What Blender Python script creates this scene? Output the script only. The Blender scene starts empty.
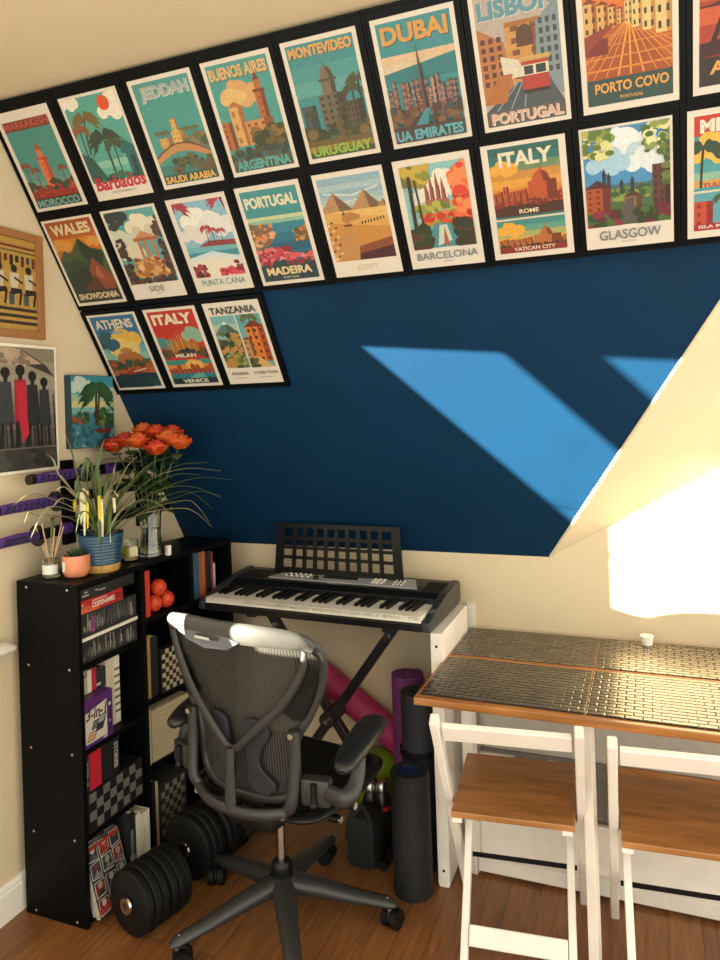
import bpy, bmesh, math, random
from mathutils import Vector, Matrix, Euler
random.seed(7)
S = bpy.context.scene
COL = S.collection
R = math.radians
# ------------------------------------------------------------------ camera
cam_d = bpy.data.cameras.new('camera'); cam = bpy.data.objects.new('camera', cam_d); COL.objects.link(cam)
S.camera = cam
YAW, PITCH, ROLL = R(21.8), R(0.2), R(-1.9)
fw = Vector((-math.sin(YAW)*math.cos(PITCH), math.cos(YAW)*math.cos(PITCH), math.sin(PITCH)))
rt = Vector((math.cos(YAW), math.sin(YAW), 0)); up = rt.cross(fw)
rt2 = rt*math.cos(ROLL)+up*math.sin(ROLL); up2 = -rt*math.sin(ROLL)+up*math.cos(ROLL)
cm = Matrix((rt2, up2, -fw)).transposed().to_4x4(); cm.translation = Vector((0, 0, 1.6))
cam.matrix_world = cm
cam_d.sensor_fit = 'VERTICAL'; cam_d.sensor_height = 36; cam_d.lens = 36*725/960
cam_d.shift_y = -(480-403)/960
cam_d.clip_start = .02
# ------------------------------------------------------------------ light
W = bpy.data.worlds.new('world'); S.world = W; W.use_nodes = True
wn = W.node_tree.nodes; wl = W.node_tree.links
bgn = wn['Background']; bgn.inputs[0].default_value = (1.0, .97, .83, 1); bgn.inputs[1].default_value = .55
sun_d = bpy.data.lights.new('sun', 'SUN'); sun = bpy.data.objects.new('sun', sun_d); COL.objects.link(sun)
SUNV = Vector((.86, .546, -.085)).normalized()
sun.rotation_euler = SUNV.to_track_quat('-Z', 'Y').to_euler(); sun.location = (-4, 0, 2.5)
sun_d.energy = 16.5; sun_d.angle = R(.6); sun_d.color = (1, .92, .72)
S.view_settings.view_transform = 'Standard'; S.view_settings.look = 'None'
S.view_settings.gamma = 1; S.view_settings.use_curve_mapping = False
S.view_settings.exposure = 2.27

# ------------------------------------------------------------------ materials
def lin(c):
    if isinstance(c, str):
        c = c.lstrip('#'); c = [int(c[i:i+2], 16)/255 for i in (0, 2, 4)]
    return tuple(((x+.055)/1.055)**2.4 if x > .04045 else x/12.92 for x in c)+(1,)
MATS = {}
def mat(name, col, rough=.5, metal=0., var=.08, scale=30, bump=0., bscale=120, spec=.5, alpha=None, trans=0., coat=0):
    if name in MATS: return MATS[name]
    m = bpy.data.materials.new(name); m.use_nodes = True; n = m.node_tree.nodes; l = m.node_tree.links
    b = n['Principled BSDF']; c = lin(col)
    tc = n.new('ShaderNodeTexCoord'); nz = n.new('ShaderNodeTexNoise'); nz.inputs['Scale'].default_value = scale
    nz.inputs['Detail'].default_value = 4
    l.new(tc.outputs['Object'], nz.inputs['Vector'])
    rp = n.new('ShaderNodeValToRGB')
    rp.color_ramp.elements[0].color = tuple(x*(1-var) for x in c[:3])+(1,); rp.color_ramp.elements[1].color = tuple(min(1, x*(1+var)) for x in c[:3])+(1,)
    rp.color_ramp.elements[0].position = .3; rp.color_ramp.elements[1].position = .7
    l.new(nz.outputs['Fac'], rp.inputs['Fac']); l.new(rp.outputs['Color'], b.inputs['Base Color'])
    b.inputs['Roughness'].default_value = rough; b.inputs['Metallic'].default_value = metal
    b.inputs['Specular IOR Level'].default_value = spec; b.inputs['Transmission Weight'].default_value = trans
    b.inputs['Coat Weight'].default_value = coat
    if bump:
        nb = n.new('ShaderNodeTexNoise'); nb.inputs['Scale'].default_value = bscale; nb.inputs['Detail'].default_value = 5
        l.new(tc.outputs['Object'], nb.inputs['Vector'])
        bp = n.new('ShaderNodeBump'); bp.inputs['Strength'].default_value = bump; bp.inputs['Distance'].default_value = .01
        l.new(nb.outputs['Fac'], bp.inputs['Height']); l.new(bp.outputs['Normal'], b.inputs['Normal'])
    if alpha is not None: b.inputs['Alpha'].default_value = alpha
    MATS[name] = m; return m
def wood(name, c1, c2, rough=.35, axis=0, ring=9., stretch=12.):
    if name in MATS: return MATS[name]
    m = mat(name, c1, rough); n = m.node_tree.nodes; l = m.node_tree.links; b = n['Principled BSDF']
    tc = [x for x in n if x.bl_idname == 'ShaderNodeTexCoord'][0]
    mp = n.new('ShaderNodeMapping'); sc = [stretch]*3; sc[axis] = 1.; mp.inputs['Scale'].default_value = sc
    nz = n.new('ShaderNodeTexNoise'); nz.inputs['Scale'].default_value = ring; nz.inputs['Detail'].default_value = 6; nz.inputs['Distortion'].default_value = .6
    rp = n.new('ShaderNodeValToRGB'); rp.color_ramp.elements[0].color = lin(c1); rp.color_ramp.elements[1].color = lin(c2)
    rp.color_ramp.elements[0].position = .35; rp.color_ramp.elements[1].position = .68
    l.new(tc.outputs['Object'], mp.inputs[0]); l.new(mp.outputs[0], nz.inputs['Vector']); l.new(nz.outputs['Fac'], rp.inputs[0])
    l.new(rp.outputs[0], b.inputs['Base Color']); return m
def floor_mat():
    m = bpy.data.materials.new('laminate_floor'); m.use_nodes = True; n = m.node_tree.nodes; l = m.node_tree.links; b = n['Principled BSDF']
    tc = n.new('ShaderNodeTexCoord'); mp = n.new('ShaderNodeMapping'); mp.inputs['Rotation'].default_value = (0, 0, R(90))
    l.new(tc.outputs['Object'], mp.inputs[0])
    bk = n.new('ShaderNodeTexBrick'); bk.inputs['Scale'].default_value = 1; bk.inputs['Brick Width'].default_value = 1.2; bk.inputs['Row Height'].default_value = .095
    bk.inputs['Mortar Size'].default_value = .0012; bk.inputs['Mortar'].default_value = lin('#5a3418')
    bk.inputs['Color1'].default_value = lin('#926338'); bk.inputs['Color2'].default_value = lin('#7d5231'); bk.inputs['Bias'].default_value = -.1
    l.new(mp.outputs[0], bk.inputs['Vector'])
    m2 = n.new('ShaderNodeMapping'); m2.inputs['Scale'].default_value = (26, 1.6, 1); l.new(tc.outputs['Object'], m2.inputs[0])
    nz = n.new('ShaderNodeTexNoise'); nz.inputs['Scale'].default_value = 3; nz.inputs['Detail'].default_value = 7; nz.inputs['Distortion'].default_value = .8
    l.new(m2.outputs[0], nz.inputs['Vector'])
    rp = n.new('ShaderNodeValToRGB'); rp.color_ramp.elements[0].color = (.62, .58, .54, 1); rp.color_ramp.elements[1].color = (1.15, 1.1, 1.05, 1)
    rp.color_ramp.elements[0].position = .3; rp.color_ramp.elements[1].position = .7
    l.new(nz.outputs['Fac'], rp.inputs[0])
    mx = n.new('ShaderNodeMix'); mx.data_type = 'RGBA'; mx.blend_type = 'MULTIPLY'; mx.inputs[0].default_value = 1
    l.new(bk.outputs['Color'], mx.inputs[6]); l.new(rp.outputs[0], mx.inputs[7]); l.new(mx.outputs[2], b.inputs['Base Color'])
    b.inputs['Roughness'].default_value = .38; return m
def woven_mat():
    m = bpy.data.materials.new('woven_bronze'); m.use_nodes = True; n = m.node_tree.nodes; l = m.node_tree.links; b = n['Principled BSDF']
    tc = n.new('ShaderNodeTexCoord')
    bk = n.new('ShaderNodeTexBrick'); bk.inputs['Scale'].default_value = 1; bk.inputs['Brick Width'].default_value = .046; bk.inputs['Row Height'].default_value = .021
    bk.inputs['Mortar Size'].default_value = .005; bk.inputs['Mortar Smooth'].default_value = 1.0
    bk.inputs['Color1'].default_value = lin('#857a68'); bk.inputs['Color2'].default_value = lin('#6b6254'); bk.inputs['Mortar'].default_value = lin('#1f1b17')
    l.new(tc.outputs['Object'], bk.inputs['Vector']); l.new(bk.outputs['Color'], b.inputs['Base Color'])
    ad = n.new('ShaderNodeMath'); ad.operation = 'SUBTRACT'; ad.inputs[0].default_value = 1
    l.new(bk.outputs['Fac'], ad.inputs[1])
    bp = n.new('ShaderNodeBump'); bp.inputs['Strength'].default_value = .5; bp.inputs['Distance'].default_value = .003
    l.new(ad.outputs[0], bp.inputs['Height']); l.new(bp.outputs[0], b.inputs['Normal'])
    b.inputs['Roughness'].default_value = .27; b.inputs['Metallic'].default_value = .6; return m
def stripe_mesh():
    m = bpy.data.materials.new('chair_mesh'); m.use_nodes = True; n = m.node_tree.nodes; l = m.node_tree.links; b = n['Principled BSDF']
    tc = n.new('ShaderNodeTexCoord')
    wv = n.new('ShaderNodeTexWave'); wv.bands_direction = 'X'; wv.inputs['Scale'].default_value = 38; wv.inputs['Distortion'].default_value = .4
    l.new(tc.outputs['Object'], wv.inputs['Vector'])
    rp = n.new('ShaderNodeValToRGB'); rp.color_ramp.elements[0].color = lin('#0e0e0f'); rp.color_ramp.elements[1].color = lin('#3d3a35')
    l.new(wv.outputs['Fac'], rp.inputs[0]); l.new(rp.outputs[0], b.inputs['Base Color'])
    r2 = n.new('ShaderNodeValToRGB'); r2.color_ramp.elements[0].position = .05; r2.color_ramp.elements[0].color = (.72,)*3+(1,); r2.color_ramp.elements[1].position = .35
    l.new(wv.outputs['Fac'], r2.inputs[0]); l.new(r2.outputs[0], b.inputs['Alpha'])
    b.inputs['Roughness'].default_value = .7; return m
def ink_mat():
    m = bpy.data.materials.new('print_ink'); m.use_nodes = True; n = m.node_tree.nodes; l = m.node_tree.links; b = n['Principled BSDF']
    at = n.new('ShaderNodeAttribute'); at.attribute_name = 'ink'
    tc = n.new('ShaderNodeTexCoord'); nz = n.new('ShaderNodeTexNoise'); nz.inputs['Scale'].default_value = 220; nz.inputs['Detail'].default_value = 5
    l.new(tc.outputs['Object'], nz.inputs['Vector'])
    rp = n.new('ShaderNodeValToRGB'); rp.color_ramp.elements[0].color = (.66,)*3+(1,); rp.color_ramp.elements[1].color = (.86,)*3+(1,)
    rp.color_ramp.elements[0].position = .3; rp.color_ramp.elements[1].position = .7
    l.new(nz.outputs['Fac'], rp.inputs[0])
    mx = n.new('ShaderNodeMix'); mx.data_type = 'RGBA'; mx.blend_type = 'MULTIPLY'; mx.inputs[0].default_value = 1
    l.new(at.outputs['Color'], mx.inputs[6]); l.new(rp.outputs[0], mx.inputs[7]); l.new(mx.outputs[2], b.inputs['Base Color'])
    b.inputs['Roughness'].default_value = .45; return m
M = dict(
    cream=mat('cream_paint', '#d4c2a2', .8, bump=.08, bscale=40, var=.03, scale=4),
    blue=mat('navy_paint', '#0a2e4b', .55, bump=.12, bscale=9, var=.06, scale=5, spec=.12),
    white=mat('white_gloss_paint', '#e9e3d8', .4, var=.03, scale=12),
    wwood=mat('white_painted_wood', '#ebe4da', .45, var=.05, scale=14, bump=.05, bscale=60),
    pine=wood('honey_pine', '#b27a45', '#8f602f', .32, 0, 5., 9.),
    edge=wood('pine_edge', '#b87c42', '#95602f', .3, 0, 5., 9.),
    black=mat('black_laminate', '#07080a', .45, var=.1, scale=8, spec=.09),
    blackp=mat('black_plastic', '#0e0f10', .4, var=.1, spec=.3),
    frameb=mat('black_frame', '#090b0d', .4, var=.1, spec=.12),
    paper=mat('poster_paper', '#cbc1b3', .55, var=.03),
    steel=mat('steel', '#b8b8b4', .28, metal=1), chrome=mat('chrome', '#d6d6d2', .15, metal=1),
    graph=mat('graphite_nylon', '#2c2c2c', .42, var=.08, scale=40, bump=.03, bscale=300),
    rubber=mat('black_rubber', '#0c0c0d', .6, spec=.25, bump=.1, bscale=200),
    pagec=mat('page_paper', '#cdbf9f', .8, var=.12, scale=60),
    red=mat('red_card', '#b0202a', .5), wcard=mat('white_card', '#ddd6c8', .55), bcard=mat('black_card', '#191a1d', .5),
    leaf=mat('leaf_green', '#56663a', .5, var=.25, scale=12), leafd=mat('rose_leaf', '#2c4526', .55, var=.2, scale=20),
    leafp=mat('dry_leaf', '#9a9570', .6, var=.2, scale=20), leafw=mat('white_leaf', '#e0d9b4', .5, var=.1), leafy=mat('yellow_leaf', '#d8c02c', .5, var=.1),
    glass=mat('clear_glass', '#eef2ee', .04, var=0, trans=1.0), floor=floor_mat(), woven=woven_mat(), cmesh=stripe_mesh(), ink=ink_mat(),
)
# ------------------------------------------------------------------ geometry helpers
def V(*a): return Vector(a)
def bx(bm, c, s, rot=None, bev=0.):
    g = bmesh.ops.create_cube(bm, size=1)['verts']
    mtx = Matrix.Translation(Vector(c)) @ (Euler(rot).to_matrix().to_4x4() if rot is not None else Matrix()) @ Matrix.Diagonal((*s, 1))
    bmesh.ops.transform(bm, matrix=mtx, verts=g)
    if bev:
        ed = list({e for v in g for e in v.link_edges})
        bmesh.ops.bevel(bm, geom=ed, offset=bev, segments=2, profile=.6, affect='EDGES')
def bx2(bm, a, b, bev=0.):
    bx(bm, [(a[i]+b[i])/2 for i in range(3)], [abs(b[i]-a[i]) for i in range(3)], None, bev)
def catmull(P, k=6, closed=False):
    P = [Vector(p) for p in P]; n = len(P); out = []
    for i in range(n if closed else n-1):
        p0 = P[(i-1) % n] if closed or i > 0 else P[0]*2-P[1]
        p1 = P[i]; p2 = P[(i+1) % n]
        p3 = P[(i+2) % n] if closed or i+2 < n else p2*2-p1
        for j in range(k):
            t = j/k
            out.append(.5*((2*p1)+(p2-p0)*t+(2*p0-5*p1+4*p2-p3)*t*t+(3*p1-p0-3*p2+p3)*t**3))
    if not closed: out.append(P[-1].copy())
    return out
def lerp_list(L, n):
    if not isinstance(L, (list, tuple)): return [L]*n
    o = []
    for i in range(n):
        x = i/(n-1)*(len(L)-1); a = min(int(x), len(L)-2); o.append(L[a]+(L[a+1]-L[a])*(x-a))
    return o
def tube(bm, pts, ra, rb=None, upv=(0, 0, 1), n=10, closed=False, square=False):
    pts = [Vector(p) for p in pts]; N = len(pts); ra = lerp_list(ra, N); rb = ra if rb is None else lerp_list(rb, N)
    upv = Vector(upv); rings = []
    for i, p in enumerate(pts):
        a = pts[(i-1) % N] if closed or i > 0 else p; b = pts[(i+1) % N] if closed or i < N-1 else p
        t = (b-a).normalized(); sd = t.cross(upv)
        if sd.length < 1e-4: sd = t.cross(Vector((.3, 1, .2)))
        sd.normalize(); u2 = sd.cross(t).normalized(); ring = []
        for j in range(n):
            th = 2*math.pi*j/n + (math.pi/4 if square else 0)
            c, s = math.cos(th), math.sin(th)
            if square: c, s = math.copysign(1, c), math.copysign(1, s)
            ring.append(bm.verts.new(p+sd*ra[i]*c+u2*rb[i]*s))
        rings.append(ring)
    for i in range(N if closed else N-1):
        A, B = rings[i], rings[(i+1) % N]
        for j in range(n): bm.faces.new((A[j], A[(j+1) % n], B[(j+1) % n], B[j]))
    if not closed:
        bm.faces.new(rings[0][::-1]); bm.faces.new(rings[-1])
def bar(bm, a, b, w, h, upv=(0, 0, 1)): tube(bm, [a, b], w/2, h/2, upv, 4, False, True)
def cyl(bm, a, b, r, r2=None, n=20): tube(bm, [a, b], [r, r if r2 is None else r2], None, (0, 0, 1) if abs((Vector(b)-Vector(a)).normalized().z) < .9 else (0, 1, 0), n)
def lathe(bm, prof, c=(0, 0, 0), n=28, rot=None):
    c = Vector(c); rm = Euler(rot).to_matrix() if rot is not None else Matrix.Identity(3); rings = []
    for r, z in prof:
        rings.append([bm.verts.new(c+rm @ Vector((max(r, 1e-5)*math.cos(2*math.pi*j/n), max(r, 1e-5)*math.sin(2*math.pi*j/n), z))) for j in range(n)])
    for A, B in zip(rings, rings[1:]):
        for j in range(n): bm.faces.new((A[j], A[(j+1) % n], B[(j+1) % n], B[j]))
    if prof[0][0] > 1e-4: bm.faces.new(rings[0][::-1])
    if prof[-1][0] > 1e-4: bm.faces.new(rings[-1])
def ball(bm, c, r, sc=(1, 1, 1), u=16, v=12):
    g = bmesh.ops.create_uvsphere(bm, u_segments=u, v_segments=v, radius=r)['verts']
    bmesh.ops.transform(bm, matrix=Matrix.Translation(Vector(c)) @ Matrix.Diagonal((*sc, 1)), verts=g)
def prism(bm, poly, d):
    """poly: coplanar 3-D points, d: extrusion vector"""
    a = [bm.verts.new(Vector(p)) for p in poly]; b = [bm.verts.new(Vector(p)+Vector(d)) for p in poly]; n = len(a)
    bm.faces.new(a[::-1]); bm.faces.new(b)
    for i in range(n): bm.faces.new((a[i], a[(i+1) % n], b[(i+1) % n], b[i]))
def obj(name, bm, m, parent=None, smooth=False, loc=None, bev=0.):
    me = bpy.data.meshes.new(name)
    bmesh.ops.recalc_face_normals(bm, faces=bm.faces[:]); bm.to_mesh(me); bm.free()
    o = bpy.data.objects.new(name, me); COL.objects.link(o)
    if m: me.materials.append(m)
    if parent: o.parent = parent
    if loc is not None: o.location = loc
    if smooth:
        for p in me.polygons: p.use_smooth = True
        md = o.modifiers.new('edge', 'EDGE_SPLIT'); md.split_angle = R(40)
    if bev:
        md = o.modifiers.new('bev', 'BEVEL'); md.width = bev; md.segments = 2; md.limit_method = 'ANGLE'
    return o
def tag(o, label, cat, group=None):
    o['label'] = label; o['category'] = cat
    if group: o['group'] = group
    return o
def thing(name, label, cat, loc=(0, 0, 0), rz=0., group=None, mtx=None):
    o = bpy.data.objects.new(name, None); COL.objects.link(o); o.empty_display_size = .05
    if mtx is not None: o.matrix_world = mtx
    else: o.location = loc; o.rotation_euler = (0, 0, rz)
    return tag(o, label, cat, group)
def struct(name, bm, m, **k):
    o = obj(name, bm, m, **k); o['kind'] = 'structure'; return o
def B(): return bmesh.new()
def dup(root, loc, label, rz=None):
    r = root.copy(); COL.objects.link(r); r.location = loc; r['label'] = label
    if rz is not None: r.rotation_euler = (0, 0, rz)
    for ch in list(root.children):
        c = ch.copy(); COL.objects.link(c); c.parent = r
        for g in list(ch.children):
            d = g.copy(); COL.objects.link(d); d.parent = c
    return r
# ------------------------------------------------------------------ room
XL, YB, ZC, K = -1.957, 2.73, 2.615, 1.6
A0 = V(-.36, YB, 1.02); SL = math.sqrt(1+K*K); UPS = V(0, -1/SL, K/SL); NIN = V(0, -K/SL, -1/SL)
eAB = V(.55, -.466, .842); B1 = A0+eAB*((ZC-1.02)/.842)
eAD = V(.578, 0, .335); nS2 = eAB.cross(eAD).normalized()
bm = B(); bx2(bm, (-2.2, -.4, -.1), (1.6, 3.1, 0)); struct('floor', bm, M['floor'])
bm = B(); bx2(bm, (-2.2, -.4, ZC), (1.6, 3.1, ZC+.1)); struct('ceiling', bm, M['cream'])
WY = [(1.022, 1.164), (1.312, 1.576)]; SILL, LINT = 1.02, 1.905
bm = B(); xo = XL-.03
bx2(bm, (xo, -.4, 0), (XL, 3.1, SILL)); bx2(bm, (xo, -.4, LINT), (XL, 3.1, ZC)); bx2(bm, (xo, WY[1][1], SILL), (XL, 3.1, LINT))
bx2(bm, (xo, -.4, SILL), (XL, WY[0][0], LINT)); struct('wall_left', bm, M['cream'])
bm = B(); bx2(bm, (xo, WY[0][1], SILL), (XL-.002, WY[1][0], LINT)); struct('window_1', bm, M['white'])
bm = B(); bx2(bm, (-2.4, YB, 0), (1.6, YB+.1, ZC)); struct('wall_back', bm, M['cream'])
# sloped navy ceiling, running up from the knee wall, cut by the diagonal valley on its right
bm = B(); yc = YB-(ZC-1.02)/K
prism(bm, [(XL-.02, YB, 1.02), A0, B1, (XL-.02, yc, ZC)], -NIN*.05); struct('wall_sloped', bm, M['blue'])
E1 = V(1.6, 0, 0); D1 = A0+eAD*(1.96/.578)
yE = A0.y-(nS2.x*(1.6-A0.x)+nS2.z*(ZC-A0.z))/nS2.y
bm = B(); prism(bm, [A0, D1, (1.6, yE, ZC), B1], V(0, .04, .04)); struct('wall_soffit', bm, M['cream'])
bm = B(); tube(bm, [A0+V(.003, .004, .004), B1+V(.006,.008,.004)], .009, None, (0, 0, 1), 10); struct('trim_3', bm, M['cream'], smooth=True)
# skirting
def skirt(name, a, b, nrm):
    a, b, nrm = Vector(a), Vector(b), Vector(nrm)
    prof = [(0, 0), (.016, 0), (.016, .088), (.012, .096), (.012, .104), (.005, .114), (0, .114)]
    bm = B(); prism(bm, [a+nrm*p+V(0, 0, z) for p, z in prof], b-a); struct(name, bm, M['white'])
skirt('baseboard_left', (XL, -.4, 0), (XL, YB, 0), (1, 0, 0)); skirt('baseboard_back', (XL, YB, 0), (1.6, YB, 0), (0, -1, 0))
bm = B(); tube(bm, [(XL+.03, -.2, .868), (XL+.03, 1.70, .868), (XL+.03, 1.725, .868), (XL+.03, 1.735, .868)], [.045, .045, .038, .02], [.02, .02, .016, .01], (0, 0, 1), 14)
struct('trim_1', bm, M['white'], smooth=True)
bm = B(); bx2(bm, (-.675, YB-.012, .115), (-.648, YB, .83)); struct('trim_2', bm, M['white'])
# ------------------------------------------------------------------ flat artwork
def font_mesh(s, off):
    cu = bpy.data.curves.new('t', 'FONT'); cu.body = s; cu.offset = off; cu.resolution_u = 3; cu.fill_mode = 'FRONT'
    o = bpy.data.objects.new('t', cu); COL.objects.link(o); bpy.context.view_layer.update()
    me = o.evaluated_get(bpy.context.evaluated_depsgraph_get()).to_mesh()
    vs = [(v.co.x, v.co.y) for v in me.vertices]; fs = [tuple(p.vertices) for p in me.polygons]
    bpy.data.objects.remove(o); bpy.data.curves.remove(cu); return vs, fs
class Art:
    def __init__(s, w=1., h=1.468): s.w, s.h, s.F, s.clip = w, h, [], (0, 0, w, h); s.rnd = random.Random(11)
    def P(s, pts, c, noclip=False):
        if not noclip:
            x0, y0, x1, y1 = s.clip
            for ax, lim, sg in ((0, x0, 1), (0, x1, -1), (1, y0, 1), (1, y1, -1)):
                o = []; n = len(pts)
                for i in range(n):
                    a, b = pts[i], pts[(i+1) % n]; da, db = (a[ax]-lim)*sg, (b[ax]-lim)*sg
                    if da >= 0: o.append(a)
                    if (da >= 0) != (db >= 0):
                        t = da/(da-db); o.append((a[0]+(b[0]-a[0])*t, a[1]+(b[1]-a[1])*t))
                pts = o
                if len(pts) < 3: return
        s.F.append(([pts], [tuple(range(len(pts)))], c))
    def R(s, a, b, c, d, col): s.P([(a, b), (c, b), (c, d), (a, d)], col)
    def C(s, u, v, r, c, ry=None, n=18, a0=0, a1=360):
        ry = ry or r; k = n if a1-a0 >= 360 else n+1
        s.P([(u+r*math.cos(R(a0+(a1-a0)*i/n)), v+ry*math.sin(R(a0+(a1-a0)*i/n))) for i in range(k)], c)
    def L(s, pts, w, c):
        for a, b in zip(pts, pts[1:]):
            d = Vector((b[0]-a[0], b[1]-a[1]));
            if d.length < 1e-6: continue
            n = Vector((-d.y, d.x)).normalized()*w/2
            s.P([(a[0]+n.x, a[1]+n.y), (a[0]-n.x, a[1]-n.y), (b[0]-n.x, b[1]-n.y), (b[0]+n.x, b[1]+n.y)], c)
    def bands(s, v0, v1, cols, u0=None, u1=None):
        x0, _, x1, _ = s.clip; u0 = x0 if u0 is None else u0; u1 = x1 if u1 is None else u1; n = len(cols)
        for i, c in enumerate(cols): s.R(u0, v0+(v1-v0)*i/n, u1, v0+(v1-v0)*(i+1)/n, c)
    def cloud(s, u, v, k, c, c2=None):
        for du, dv, r in ((-.16, 0, .09), (0, .04, .12), (.15, .01, .1), (.05, -.03, .1), (-.07, .1, .07)): s.C(u+du*k, v+dv*k, r*k, c)
        if c2:
            for du, dv, r in ((-.1, -.05, .07), (.08, -.05, .08)): s.C(u+du*k, v+dv*k, r*k, c2)
    def hills(s, v, amp, c, c2=None, n=9, base=None):
        x0, y0, x1, _ = s.clip; base = y0 if base is None else base
        t = [(x0+(x1-x0)*i/n, v+amp*s.rnd.uniform(-1, 1)) for i in range(n+1)]
        s.P([(x0, base)]+t+[(x1, base)], c)
        if c2:
            for i in range(0, n, 2): s.P([t[i], t[i+1], ((t[i][0]+t[i+1][0])/2+.03, v-amp*2)], c2)
    def mount(s, u, v, w, h, c, c2):
        s.P([(u-w/2, v), (u, v+h), (u+w/2, v)], c); s.P([(u, v+h), (u+w/2, v), (u+w*.1, v), (u+w*.04, v+h*.5)], c2)
    def palm(s, u, v, h, ct, cl, lean=.1, k=1.):
        top = (u+lean*h, v+h); s.L([(u, v), (u+lean*h*.35, v+h*.5), top], .05*h*k, ct)
        for i in range(11):
            a = R(-28+236*i/10); L = h*.46*k; up_, dn = [], []
            for q in range(6):
                t = q/5; x = top[0]+math.cos(a)*L*t; y = top[1]+math.sin(a)*L*t*.7-L*.5*t*t; w = .030*k*h/.5*math.sin(math.pi*(.08+.92*t))**.7
                up_.append((x, y+w)); dn.append((x, y-w*(1.5 if q % 2 else .6)))
            s.P(up_+dn[::-1], cl)
    def bush(s, u0, v0, u1, v1, cols, n=24, r=.045):
        for _ in range(n):
            q = r*s.rnd.uniform(.5, 1.25); s.C(s.rnd.uniform(u0, u1), s.rnd.uniform(v0, v1), q, s.rnd.choice(cols), q*s.rnd.uniform(.6, 1), 9, s.rnd.uniform(0, 40), 400)
    def bld(s, u, v, w, h, c, cd, nw=2, nh=4, roof=None, cw=None):
        s.R(u, v, u+w, v+h, c); s.R(u+w*.68, v, u+w, v+h, cd)
        for i in range(nw):
            for j in range(nh):
                x = u+w*(i+.3)/nw; y = v+h*(j+.25)/nh; s.R(x, y, x+w*.4/nw, y+h*.45/nh, cw or cd)
        if roof: s.P([(u-w*.06, v+h), (u+w/2, v+h+w*.35), (u+w*1.06, v+h)], roof)
    def dome(s, u, v, r, c, cd):
        s.C(u, v, r, c, r*1.25, 18, 0, 180); s.P([(u, v+r*1.25), (u+r*.55, v+r), (u+r, v), (u+r*.3, v)], cd)
        s.R(u-r*.15, v+r*1.2, u+r*.15, v+r*1.5, c); s.L([(u, v+r*1.5), (u, v+r*1.9)], r*.1, c)
    def tower(s, u, v, w, h, c, cd):
        s.R(u-w/2, v, u+w/2, v+h*.72, c); s.R(u+w*.12, v, u+w/2, v+h*.72, cd); s.R(u-w*.62, v+h*.7, u+w*.62, v+h*.75, cd)
        s.R(u-w*.3, v+h*.75, u+w*.3, v+h*.9, c); s.P([(u-w*.32, v+h*.9), (u, v+h*1.05), (u+w*.32, v+h*.9)], cd)
        for j in range(5): s.R(u-w*.16, v+h*(.1+.12*j), u+w*.02, v+h*(.15+.12*j), cd)
    def arch(s, u, v, w, h, c): s.R(u-w/2, v, u+w/2, v+h-w/2, c); s.C(u, v+h-w/2, w/2, c, None, 12, 0, 180)
    def T(s, txt, u0, v0, u1, v1, c, off=.02, shade=None, skew=0., arc=0.):
        vs, fs = font_mesh(txt, off)
        xs = [p[0] for p in vs]; ys = [p[1] for p in vs]; ax, bx_, ay, by = min(xs), max(xs), min(ys), max(ys)
        def fit(p, d=0.):
            tx = (p[0]-ax)/(bx_-ax); ty = (p[1]-ay)/(by-ay)
            return (u0+tx*(u1-u0)+ty*skew+d, v0+ty*(v1-v0)-d+arc*(1-(2*tx-1)**2))
        if shade: s.F.append(([[fit(p, .008) for p in vs]], fs, shade))
        s.F.append(([[fit(p) for p in vs]], fs, c))
    def build(s, name, parent, scale, z0, m=None):
        me = bpy.data.meshes.new(name); vs, fs, cs = [], [], []
        for k, (pl, faces, c) in enumerate(s.F):
            b = len(vs); z = z0+1.2e-5*k
            vs += [((p[0]-s.w/2)*scale, (p[1]-s.h/2)*scale, z) for p in pl[0]]
            for f in faces: fs.append(tuple(b+i for i in f)); cs.append(c)
        me.from_pydata(vs, [], fs); me.update()
        at = me.color_attributes.new('ink', 'FLOAT_COLOR', 'CORNER')
        for p, c in zip(me.polygons, cs):
            cc = lin(c)
            for li in p.loop_indices: at.data[li].color = cc
            if p.normal.z < 0: p.flip()
        me.materials.append(m or M['ink']); o = bpy.data.objects.new(name, me); COL.objects.link(o); o.parent = parent; return o
# ------------------------------------------------------------------ travel posters on the slope
TE, TE2, CR, DK, OR, BR = '#4f9b93', '#3b827f', '#e2c48c', '#22302f', '#d8702e', '#7a4326'
BE = (.055, .055, .945, 1.413)          # print area with an even margin
def full(c, clip=BE):
    a = Art(); a.clip = clip; a.R(*clip, c); return a
def marrakesh():
    a = full('#4b8f86', (.07, .05, .93, 1.33)); a.bands(.3, .6, ['#6d9a86', '#5b948a'])
    a.R(.07, 1.19, .93, 1.33, '#7c3a33'); a.T('MARRAKESH', .09, 1.21, .91, 1.315, '#c45a4b', .02, '#46201d')
    for u, h in ((.14, .5), (.3, .42), (.8, .4)): a.palm(u, .2, h, '#4f3a2c', '#8a4b32', .02, .55)
    a.tower(.52, .24, .17, .72, '#e0744a', '#b84a30'); a.bush(.07, .2, .93, .42, ['#35463a', '#8e3d2e', '#b35636', '#46513c'], 60, .06)
    a.bands(.05, .28, ['#31463f', '#7d2c2a', '#a3342d']); a.bush(.07, .22, .93, .3, ['#b63a34', '#8a2c2a'], 30, .03)
    a.R(.07, .05, .93, .18, '#3a4b45'); a.T('MOROCCO', .1, .06, .9, .17, '#7fb0a2', .03, '#1d2b28'); return a
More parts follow.
